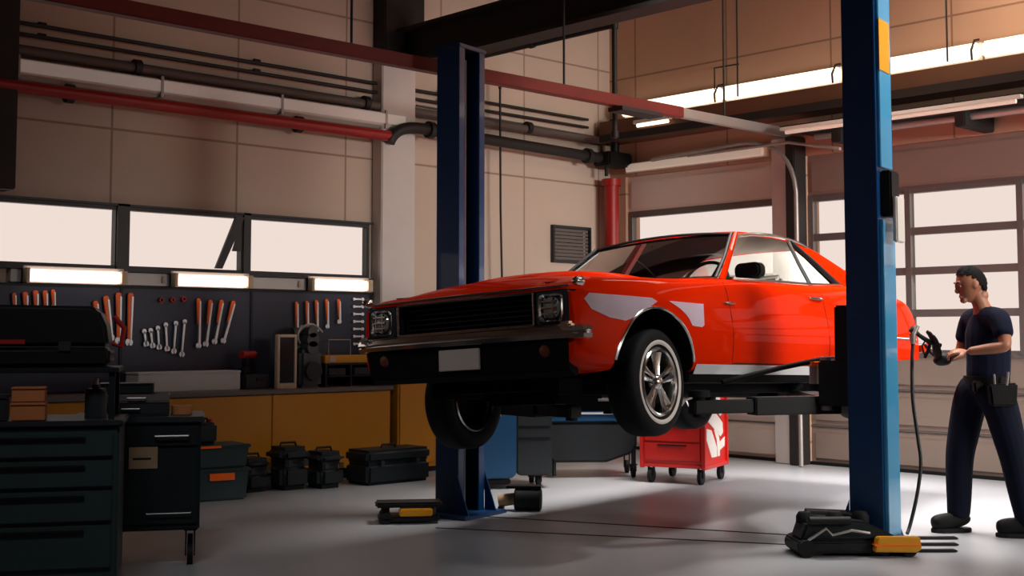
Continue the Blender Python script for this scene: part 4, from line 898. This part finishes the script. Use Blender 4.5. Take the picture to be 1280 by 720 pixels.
# ================================================================== UNDER THE CAR
pb = on(652, 612, 2, 0)
t = thing('wheeled_bin', 'dark blue wheeled bin with a grey side, under the car hood', 'bin', (pb.x, pb.y + .1, 0), rz=YAWC + R(8))
bm = NB(); prism(bm, rrect(-.36, .09, .02, .82, .06), -.05, .5, XZ); link('bin_body', bm, m_bcart, t, bev=.01, smooth=True)
bm = NB(); prism(bm, rrect(.025, .11, .33, .80, .04), -.03, .48, XZ); link('side_locker', bm, m_dgrey, t, bev=.01, smooth=True)
bm = NB(); box(bm, (.04, -.036, .42), (.31, -.03, .43)); box(bm, (.04, -.036, .52), (.31, -.03, .525)); link('locker_seam', bm, m_black, t)
bx('lid', (-.37, -.06, .825), (.02, .51, .85), m_bcart, t, bev=.006)
bm = NB(); box(bm, (-.3, .02, .03), (-.02, .4, .08)); link('chassis_plate', bm, m_black, t, bev=.01)
for x, y in ((.22, .04), (.22, .42), (-.28, .04), (-.28, .42)): caster(t, x, y, .11, .055)
pb = on(745, 600, 2, 0)
t = thing('parts_washer', 'low dark blue wheeled cart with a pale stripe between bin and red cart', 'cart', (pb.x + .1, pb.y + .12, 0), rz=YAWC + R(4))
bm = NB(); prism(bm, [(-.42, .20), (-.36, .14), (.12, .14), (.36, .22), (.40, .30), (.40, .50), (-.42, .50)], 0, .5, XZ); link('tub', bm, m_dgrey, t, bev=.02, smooth=True)
bx('lid', (-.43, -.01, .505), (.41, .51, .60), m_bcart, t, bev=.012); o = bx('edge_stripe', (-.43, -.022, .575), (.41, -.010, .592), m_brush, t)
bx('upper_tray', (-.30, .06, .60), (.38, .46, .72), m_black2, t, bev=.01); o = bx('warning_plate', (-.40, -.015, .612), (-.22, .05, .665), m_orange, t, bev=.004)
bm = NB(); tube(bm, [(.37, .03, .10), (.37, .03, .62)], .022, 10); tube(bm, [(-.36, .03, .02), (-.36, .03, .2)], .02, 10); tube(bm, [(-.36, .46, .02), (-.36, .46, .2)], .02, 10); link('leg', bm, m_black2, t, smooth=True)
caster(t, .37, .05, .12, .06); caster(t, .37, .42, .24, .06)
# red tool cart
c0 = on(880, 607, 2, 0)
t = thing('tool_cart', 'red tool cart on casters with pale slashed markings on its side', 'tool cart', (c0.x, c0.y, 0), rz=YAWC - R(28))
bm = NB(); box(bm, (-.57, .0, .16), (0, .60, .88)); link('body', bm, m_rcart, t, bev=.006)
bm = NB()
for x, y in ((-.57, 0), (0, 0), (-.57, .60), (0, .60)): box(bm, (x - .018, y - .018, .13), (x + .018, y + .018, .90))
box(bm, (-.018, .018, .13), (.018, .582, .165)); box(bm, (-.55, -.012, .14), (-.02, .012, .17)); link('frame', bm, m_rcart, t, bev=.004)
for i in range(4): d_ = bx('drawer', (-.545, -.014, .20 + i * .165), (-.025, 0, .355 + i * .165), m_rcart, t, bev=.004); bx('pull', (-.42, -.022, .33 + i * .165), (-.15, -.014, .34 + i * .165), m_black, d_)
bm = NB()
def slash(y0, z0, y1, z1, h): prism(bm, [(y0, z0), (y0 + .05, z0 + h), (y1, z1 + h * .6), (y1 + .01, z1), (y1 - .06, z1 - .03)], .0, .004, YZ)
slash(.08, .76, .50, .60, .15); slash(.07, .56, .50, .42, .15)
prism(bm, [(.07, .48), (.20, .46), (.34, .30), (.34, .22), (.20, .22), (.07, .38)], 0, .004, YZ)
prism(bm, [(.27, .46), (.38, .44), (.42, .34), (.56, .38), (.55, .30), (.42, .27), (.42, .22), (.36, .22), (.34, .36)], 0, .004, YZ)
o = link('side_marking', bm, m_white, t); o['label'] = 'pale slashed marking'
bx('top_tray', (-.59, -.02, .88), (.02, .62, .905), m_black2, t, bev=.005)
for x, y in ((-.5, .04), (-.04, .04), (-.5, .56), (-.04, .56)): caster(t, x, y, .155, .065)
# ================================================================== LIFT FEET: ARM PADS AND JACK
p = on(1075, 697, 2, 0)
t = thing('floor_jack', 'black low floor jack with a yellow block at the foot of the near post', 'jack', (p.x, p.y, 0), rz=YAWC + R(3))
bx('base_frame', (-.36, .02, .02), (.36, .30, .09), m_black, t, bev=.012)
bm = NB(); prism(bm, [(-.34, .09), (-.30, .20), (-.20, .22), (.05, .20), (.22, .12), (.25, .09)], .04, .26, XZ); link('housing', bm, m_black2, t, bev=.015)
bm = NB(); tube(bm, [(-.31, .0, .05), (-.31, .32, .05)], .05, 18); tube(bm, [(.30, .0, .045), (.30, .32, .045)], .045, 18); link('roller', bm, m_rub, t, smooth=True)
bm = NB(); tube(bm, [(-.29, .02, .21), (-.05, .02, .21)], .026, 12); tube(bm, [(-.24, .28, .22), (.18, .28, .20)], .03, 12); link('cylinder', bm, m_black, t, smooth=True)
bm = NB()
for x in (-.28, -.10, .06): lathe(bm, [(.001, .25), (.035, .245), (.05, .22), (.05, .18)], M.Translation((x, .16, 0)), 16)
link('pad', bm, m_rub, t, smooth=True)
bm = NB(); prism(bm, [(.08, .035), (.33, .03), (.36, .05), (.35, .12), (.10, .12)], -.03, .03, XZ); o = link('yellow_block', bm, m_yel2, t, bev=.006)
bm = NB(); box(bm, (.08, -.034, .07), (.35, .034, .078)); link('block_band', bm, m_orange, o)
bm = NB(); tube(bm, [(-.30, .01, .10), (-.20, -.01, .17), (-.16, .0, .13), (-.05, -.02, .16), (.06, 0, .14)], .008, 8); link('chain', bm, m_galv, t, smooth=True)
for k, (px, py) in enumerate([(1172, 674), (1172, 682), (1170, 690)]):
    p = on(px, py, 2, 0); t = thing('flat_bar', ['farthest', 'middle', 'nearest'][k] + ' of three dark flat bars lying beside the floor jack', 'bar', (p.x, p.y, 0), rz=YAWC, group='flat bars by the floor jack')
    bm = NB(); prism(bm, [(-.13, 0), (.11, 0), (.13, .008), (.11, .018), (-.13, .018)], -.022, .022, XZ); link('bar', bm, m_black, t, bev=.003); 
p = on(515, 655, 2, 0)
t = thing('jack_stand', 'low black jack stand with a yellow block, left of the far post', 'jack', (p.x, p.y + .05, 0), rz=YAWC + R(8))
bx('base_frame', (-.20, -.05, .015), (.22, .20, .05), m_black, t, bev=.01); bx('yellow_block', (-.06, -.07, .055), (.17, .02, .105), m_yel2, t, bev=.008); bx('top_arm', (-.22, -.04, .11), (.24, .16, .145), m_black, t, bev=.012)
bm = NB(); tube(bm, [(-.15, -.05, .04), (-.15, .2, .04)], .04, 16); link('roller', bm, m_rub, t, smooth=True); bm = NB(); tube(bm, [(-.15, .07, .05), (-.15, .07, .12)], .03, 12); tube(bm, [(.18, .07, .05), (.18, .07, .12)], .03, 12); link('post', bm, m_black, t, smooth=True)
p = on(672, 640, 2, 0)
t = thing('rubber_roller', 'black rubber roller with a pale sleeve lying right of the far post foot', 'roller', (p.x, p.y + .1, 0), rz=YAWC - R(6))
bm = NB(); tube(bm, [(-.10, .0, .085), (-.09, 0, .085), (.09, 0, .085), (.10, 0, .085)], [.07, .085, .085, .07], 24); link('roller_body', bm, m_rub, t, smooth=True)
bm = NB(); tube(bm, [(-.22, 0, .07), (-.10, 0, .085)], .045, 16); link('sleeve', bm, m_label, t, smooth=True); bx('bracket', (-.16, -.05, .165), (.10, .06, .185), m_black, t, bev=.004)
bm = NB(); box(bm, (.02, -.01, .165), (.04, .01, .08)); box(bm, (-.22, -.045, 0), (-.18, .045, .03)); link('foot', bm, m_black, t)
# ================================================================== MECHANIC
PP = on(1222, 668, 2, 0); PYAW = AZ + pi / 2        # faces image-left
MAN = thing('person', 'mechanic in navy t-shirt and dark trousers holding a nozzle to the car tail', 'person', (PP.x, PP.y, 0), rz=PYAW)
MS = 190.0
def q(px, py, y=0): return V(((1222 - px) / MS, y, (668 - py) / MS))
def skin(chains, sub=2, name='s', remesh=0, extra=None):
    bm = NB(); objs = []
    me = bpy.data.meshes.new(name); vs = []; es = []; rs = []; keys = {}
    for ch in chains:
        last = None
        for p_, r_ in ch:
            k = tuple(round(c, 4) for c in p_)
            if k not in keys: keys[k] = len(vs); vs.append(p_); rs.append(r_)
            i = keys[k]
            if last is not None and last != i: es.append((last, i))
            last = i
    me.from_pydata([tuple(v) for v in vs], es, []); o = bpy.data.objects.new(name, me); C.objects.link(o)
    o.modifiers.new('s', 'SKIN').use_smooth_shade = True
    for i, sv in enumerate(me.skin_vertices[0].data):
        r_ = rs[i]; sv.radius = (r_, r_) if not isinstance(r_, tuple) else r_; sv.use_root = (i == 0)
    sb = o.modifiers.new('d', 'SUBSURF'); sb.levels = sub; sb.render_levels = sub
    out = evalmesh(o); bpy.data.objects.remove(o); bm.free(); return out
def merged(name, meshes, m, parent, voxel=0, smooth=True, sm=0):
    bm = NB()
    for me in meshes: bm.from_mesh(me)
    me = bpy.data.meshes.new(name); bm.to_mesh(me); bm.free(); o = bpy.data.objects.new(name, me); C.objects.link(o)
    if voxel:
        r_ = o.modifiers.new('r', 'REMESH'); r_.mode = 'VOXEL'; r_.voxel_size = voxel
        if sm: s_ = o.modifiers.new('m', 'SMOOTH'); s_.iterations = sm; s_.factor = .5
        me = evalmesh(o); o.modifiers.clear(); o.data = me
    me.materials.clear(); me.materials.append(m)
    for p_ in me.polygons: p_.use_smooth = True
    o.parent = parent; return o
def blob(c, r, mtx=None, n=20):
    bm = NB(); bmesh.ops.create_uvsphere(bm, u_segments=n, v_segments=n // 2 + 2, radius=1)
    for v in bm.verts:
        v.co = V((v.co.x * r[0], v.co.y * r[1], v.co.z * r[2]))
        if mtx is not None: v.co = mtx @ v.co
        v.co += V(c)
    me = bpy.data.meshes.new('b'); bm.to_mesh(me); bm.free(); return me
def headshape(HM):
    bm = NB(); bmesh.ops.create_uvsphere(bm, u_segments=32, v_segments=24, radius=1)
    for v in bm.verts:
        x, y, z = v.co
        X_, Y_, Z_ = x * .098, y * .076, z * .118
        if z < 0: Y_ *= 1 + .30 * z; X_ = X_ * (1 + .10 * z) + (.022 * -z if x > 0 else .03 * -z)
        if x > .3: X_ -= .012 * (x - .3)
        if z > -.2 and x < 0: X_ *= 1.04
        v.co = HM @ V((X_, Y_, Z_))
    me = bpy.data.meshes.new('b'); bm.to_mesh(me); bm.free(); return me
HC = q(1221, 358); HM = M.Translation(HC) @ M.Rotation(R(17), 4, 'Y')
def H(x, y, z): return HM @ V((x, y, z))
sh = .19
SHL, SHR = q(1243, 402, sh), q(1232, 402, -sh)
ELL = q(1243, 436, sh + .10); WRL = q(1203, 442, sh - .02)
ELR = q(1222, 446, -.24); WRR = q(1187, 455, -.12)
HIP = q(1236, 484); CH_ = q(1240, 420); NK = q(1235, 386); 
KL, AL = q(1262, 575, .12), q(1274, 650, .14); KR, AR = q(1208, 575, -.10), q(1207, 645, -.11)
HL, HR = q(1244, 492, .09), q(1225, 492, -.09)
core = [[(HIP, .12), (q(1240, 455), .115), (CH_, .125), (q(1238, 402), .09), (NK, .056), (q(1229, 374), .055), (q(1225, 362), .05)],
        [(q(1238, 404), .08), (SHL, .062), (SHL.lerp(ELL, .5), .049), (ELL, .041), (ELL.lerp(WRL, .4), .040), (WRL, .027)],
        [(q(1238, 404), .08), (SHR, .062), (SHR.lerp(ELR, .5), .049), (ELR, .041), (ELR.lerp(WRR, .4), .038), (WRR, .027)],
        [(HIP, .11), (HL, .10), (KL, .060), (KL.lerp(AL, .35), .058), (AL, .038)],
        [(HIP, .11), (HR, .10), (KR, .060), (KR.lerp(AR, .35), .058), (AR, .038)]]
parts = [skin([c_]) for c_ in core] + [headshape(HM), blob(H(.100, 0, -.018), (.017, .010, .020), M.Rotation(R(10), 3, 'Y')), blob(H(.094, 0, .012), (.012, .009, .03)), blob(H(.084, 0, .030), (.013, .050, .010)),
         blob(H(.078, 0, -.088), (.022, .030, .022)), blob(H(.088, 0, -.056), (.010, .024, .006)), blob(H(.087, 0, -.066), (.010, .021, .006)),
         blob(H(-.005, .074, -.005), (.020, .009, .032)), blob(H(-.005, -.074, -.005), (.020, .009, .032)), blob(H(-.04, 0, -.09), (.05, .05, .05))]
def hand(W, d, up, sc=1.0, curl=.6, thumb=1):
    """palm + four fingers + thumb; d = forward, up = back-of-hand normal"""
    d = d.normalized(); s = d.cross(up).normalized() * thumb; up = s.cross(d).normalized() * thumb if thumb > 0 else (-s).cross(d).normalized()
    L = .19 * sc; ms = []
    pb_ = blob(W + d * .045 * sc, (.048 * sc, .040 * sc, .016 * sc), M((d, s, up)).transposed() if False else M(((d.x, s.x, up.x), (d.y, s.y, up.y), (d.z, s.z, up.z))))
    ms.append(pb_)
    for i, (o_, l_) in enumerate(((.030, .070), (.011, .078), (-.009, .073), (-.028, .056))):
        p0 = W + d * .050 * sc + s * o_ * .9 * sc; p1 = W + d * .085 * sc + s * o_ * sc; l_ *= sc
        a1 = curl * (.7 + .1 * i); a2 = a1 + curl; a3 = a2 + curl * .8
        p2 = p1 + (d * cos(a1) - up * sin(a1)) * l_ * .45; p3 = p2 + (d * cos(a2) - up * sin(a2)) * l_ * .32; p4 = p3 + (d * cos(a3) - up * sin(a3)) * l_ * .24
        ms.append(skin([[(p0, .010 * sc), (p1, .0098 * sc), (p2, .0088 * sc), (p3, .008 * sc), (p4, .0065 * sc)]], 1))
    t0 = W + d * .02 * sc + s * .028 * sc; t1 = t0 + (d * .5 + s * .8 - up * .15) * .035 * sc; t2 = t1 + (d * .85 + s * .3 - up * .4) * .033 * sc; t3 = t2 + (d * .9 - up * .5 - s * .05) * .024 * sc
    ms.append(skin([[(t0, .014 * sc), (t1, .012 * sc), (t2, .010 * sc), (t3, .0075 * sc)]], 1)); return ms
dL = V((1, -.35, -.02)).normalized()
parts += hand(WRL, dL, V((0.1, .35, .9)), 1.0, .75, -1)
dR = V((.20, .05, .97)).normalized()
body_ = merged('body', parts, m_skin, MAN, .0065, sm=2)
glove = merged('glove', [skin([[(ELR.lerp(WRR, .55), .048), (WRR, .046), (WRR + dR * .04, .048)]])] + hand(WRR + dR * .01, dR, V((-.9, -.1, .35)), 1.32, .22, 1), m_glove, MAN, .006, sm=1)
glove['label'] = 'dark work glove'
tee = merged('t_shirt', [skin([c_]) for c_ in [[(q(1240, 486), .140), (q(1240, 470), .150), (q(1242, 450), .148), (CH_ + V((0, 0, 0)), .160), (q(1240, 402), .125), (q(1236, 389), .072)],
    [(q(1239, 404), .11), (SHL + V((0, 0, .005)), .078), (SHL.lerp(ELL, .45), .068), (SHL.lerp(ELL, .72), .066)], [(q(1239, 404), .11), (SHR + V((0, 0, .005)), .078), (SHR.lerp(ELR, .45), .068), (SHR.lerp(ELR, .72), .066)]]], m_navy, MAN, .008, sm=1)
trous = merged('trousers', [skin([c_]) for c_ in [[(q(1239, 470), .135), (HIP, .152), (q(1237, 500), .15)], [(HIP, .14), (HL, .130), (HL.lerp(KL, .5), .112), (KL, .097), (KL.lerp(AL, .5), .090), (AL + V((0, 0, .02)), .080), (AL + V((.01, 0, -.045)), .078)],
    [(HIP, .14), (HR, .130), (HR.lerp(KR, .5), .112), (KR, .097), (KR.lerp(AR, .5), .090), (AR + V((0, 0, .02)), .080), (AR + V((.01, 0, -.045)), .078)]]], m_trou, MAN, .009, sm=1)
def boot(A, yaw):
    mt = M.Translation((A.x, A.y, 0)) @ M.Rotation(yaw, 4, 'Z')
    ms = [skin([[(mt @ V((-.03, 0, A.z)), .060), (mt @ V((-.03, 0, .085)), .062), (mt @ V((.05, 0, .075)), .060), (mt @ V((.13, 0, .066)), .060), (mt @ V((.20, 0, .056)), .050)]])]
    b_ = merged('boot', ms, m_leather, MAN, .007, sm=1)
    bm = NB(); out = [(-.070, -.032), (-.04, -.045), (.05, -.045), (.13, -.048), (.18, -.034), (.20, 0), (.18, .034), (.13, .046), (.05, .045), (-.04, .045), (-.070, .032), (-.08, 0)]
    prism(bm, out, 0, .028, mt); link('sole', bm, m_rub, b_, bev=.004)
boot(AL, R(-12)); boot(AR, R(8))
# hair cap
bm = NB(); bmesh.ops.create_uvsphere(bm, u_segments=36, v_segments=26, radius=1)
for v in bm.verts:
    x, y, z = v.co; n_ = (sin(x * 21) * cos(y * 17) + sin(z * 25 + x * 9)) * .0025
    v.co = V((x * (.100 if x > 0 else .108) + n_, y * .079 + n_, z * .121 + .004 + n_))
dele = [v for v in bm.verts if v.co.z < (.062 + max(0, v.co.x - .04) * .55 if v.co.x > .02 else (.062 + (v.co.x - .02) * 1.75)) ]
bmesh.ops.delete(bm, geom=dele, context='VERTS')
bmesh.ops.solidify(bm, geom=bm.faces[:], thickness=.005)
for v in bm.verts: v.co = HM @ v.co
hair = link('hair', bm, m_hair, MAN, smooth=80)
for s in (-1, 1):
    bm = NB(); bmesh.ops.create_uvsphere(bm, u_segments=14, v_segments=10, radius=.0095); [setattr(v, 'co', H(.0765, s * .030, .008) + v.co) for v in bm.verts]; e = link('eye', bm, m_white, MAN, smooth=True)
    bm = NB(); bmesh.ops.create_uvsphere(bm, u_segments=10, v_segments=8, radius=.005); [setattr(v, 'co', H(.0835, s * .031, .007) + v.co) for v in bm.verts]; link('pupil', bm, m_black, e, smooth=True)
    bm = NB(); tube(bm, [H(.094, s * .012, .031), H(.090, s * .032, .036), H(.078, s * .050, .030)], [.004, .005, .003], 8); link('eyebrow', bm, m_hair, MAN, smooth=True)
bm = NB(); tube(bm, [H(.092, -.020, -.061), H(.097, 0, -.061), H(.092, .020, -.061)], .0025, 8); link('mouth', bm, mat('lips', '7d453b', .5), MAN, smooth=True)
# tool belt with pouch
bm = NB(); n = 28; cB = q(1238, 478)
for i in range(n):
    pass
outer = [bm.verts.new(cB + V((cos(2*pi*i/n) * .140, sin(2*pi*i/n) * .178, dz))) for dz in (-.028, .028) for i in range(n)]
inner = [bm.verts.new(cB + V((cos(2*pi*i/n) * .128, sin(2*pi*i/n) * .166, dz))) for dz in (-.028, .028) for i in range(n)]
bridge(bm, outer[:n], outer[n:]); bridge(bm, inner[:n], inner[n:]); bridge(bm, outer[:n], inner[:n]); bridge(bm, outer[n:], inner[n:]); belt = link('tool_belt', bm, m_leather, MAN, smooth=True)
bm = NB(); mt = M.Translation(cB + V((-.02, .19, -.06))); prism(bm, [(-.09, -.10), (.07, -.10), (.085, .04), (-.10, .05)], -.035, .035, mt @ XZ); link('pouch', bm, m_leather, belt, bev=.012, smooth=True)
bm = NB(); tube(bm, [cB + V((-.05, .21, -.03)), cB + V((-.06, .215, .06))], .009, 8); tube(bm, [cB + V((.02, .20, -.05)), cB + V((.03, .215, .045))], .007, 8); link('tool_handle', bm, m_galv, belt, smooth=True)
bm = NB(); mt = M.Translation(cB + V((.10, .12, -.03))); prism(bm, [(-.03, -.05), (.03, -.05), (.035, .03), (-.035, .03)], -.03, .03, mt @ XZ); link('pouch', bm, m_leather, belt, bev=.01)
# nozzle gun held in the glove
WM = MAN.matrix_basis
def wq(px, py, y): return M.Translation((PP.x, PP.y, 0)) @ M.Rotation(PYAW, 4, 'Z') @ q(px, py, y)
t = thing('polishing_nozzle', 'black nozzle tool held in the glove, pointing at the car tail', 'nozzle', wq(1180, 432, -.12), rz=PYAW)
bm = NB(); tube(bm, [(-.05, 0, -.02), (.03, 0, .01), (.09, .0, .05), (.13, .0, .085)], [.018, .017, .014, .018], 12); link('barrel', bm, m_black, t, smooth=True)
bm = NB(); tube(bm, [(.125, 0, .08), (.15, 0, .10)], [.026, .022], 14); link('tip', bm, m_dgrey, t, smooth=True)
bm = NB(); tube(bm, [(.02, 0, .0), (.035, 0, -.05), (.06, 0, -.10)], .011, 10); tube(bm, [(.05, 0, .02), (.075, 0, -.02), (.06, 0, -.08)], .006, 8); link('trigger', bm, m_black, t, smooth=True)
# air hose from the car tail down to the jack
a = wq(1140, 432, -.1); b2 = on(1133, 668, 2, 0.02)
t = thing('air_hose', 'thin black air hose hanging from the car tail to the floor', 'hose', (a.x, a.y, a.z))
pts = [V((0, 0, -.0)), V((-.0, 0, -.04))]
P_ = [(1141, 430), (1140, 455), (1141, 500), (1147, 545), (1151, 580), (1146, 620), (1138, 655), (1134, 667)]
w0_ = []
for i, (px, py) in enumerate(P_):
    f = i / (len(P_) - 1); v = ray(px, py); dep = (FW.x * a.x + FW.y * a.y) / 1.0; dA = V((a.x, a.y, 0)).dot(V((FW.x, FW.y, 0))) ; dB = V((b2.x, b2.y, 0)).dot(V((FW.x, FW.y, 0)))
    tt = (dA + (dB - dA) * f) / V((v.x, v.y, 0)).dot(V((FW.x, FW.y, 0))); w0_.append(V((0, 0, CH)) + v * tt - a)
sm = []
for i in range(len(w0_) - 1):
    p0, p1, p2, p3 = w0_[max(i - 1, 0)], w0_[i], w0_[i + 1], w0_[min(i + 2, len(w0_) - 1)]
    for k in range(5):
        u = k / 5; sm.append(.5 * ((2 * p1) + (-p0 + p2) * u + (2 * p0 - 5 * p1 + 4 * p2 - p3) * u * u + (-p0 + 3 * p1 - 3 * p2 + p3) * u ** 3))
sm.append(w0_[-1])
bm = NB(); tube(bm, sm, .012, 8); link('hose', bm, m_black, t, smooth=True)
bm = NB(); tube(bm, [sm[0], sm[0] + V((0, 0, .07))], [.018, .024], 12); tube(bm, [sm[0] + V((0, 0, .05)), sm[0] + V((.03, -.02, .12))], .016, 10); link('coupling', bm, m_galv, t, smooth=True)

# ------------------------------------------------------------------ pieces that repeat on one thing become parts of their own
def split(o):
    bm = NB(); bm.from_mesh(o.data); bm.verts.ensure_lookup_table(); seen = set(); groups = []
    for v in bm.verts:
        if v.index in seen: continue
        st = [v]; g = []; seen.add(v.index)
        while st:
            a_ = st.pop(); g.append(a_.index)
            for e in a_.link_edges:
                w_ = e.other_vert(a_)
                if w_.index not in seen: seen.add(w_.index); st.append(w_)
        groups.append(set(g))
    if len(groups) < 2: bm.free(); return
    for i, g in enumerate(groups):
        b2_ = bm.copy(); b2_.verts.ensure_lookup_table(); bmesh.ops.delete(b2_, geom=[v for v in b2_.verts if v.index not in g], context='VERTS')
        me = o.data if i == 0 else o.data.copy(); b2_.to_mesh(me) if i else None
        if i == 0: first = b2_
        else:
            b2_.free(); n_ = o.copy(); n_.data = me; C.objects.link(n_)
    first.to_mesh(o.data); first.free(); bm.free()
for o in list(bpy.data.objects):
    if o.type == 'MESH' and o.parent and not o.children and o.data.users == 1 and o.name.split('.')[0] in ('gusset', 'joint_strap', 'end_cap', 'guide_rail', 'arm_pin', 'latch', 'tail_lamp', 'tool_handle', 'post', 'roller', 'cylinder', 'pad', 'bumper_end', 'hanger', 'hanger_rod', 'foot', 'edge_strip', 'door_seam', 'ring_end', 'leg', 'blind', 'lens_rib', 'valve', 'frame'):
        split(o)
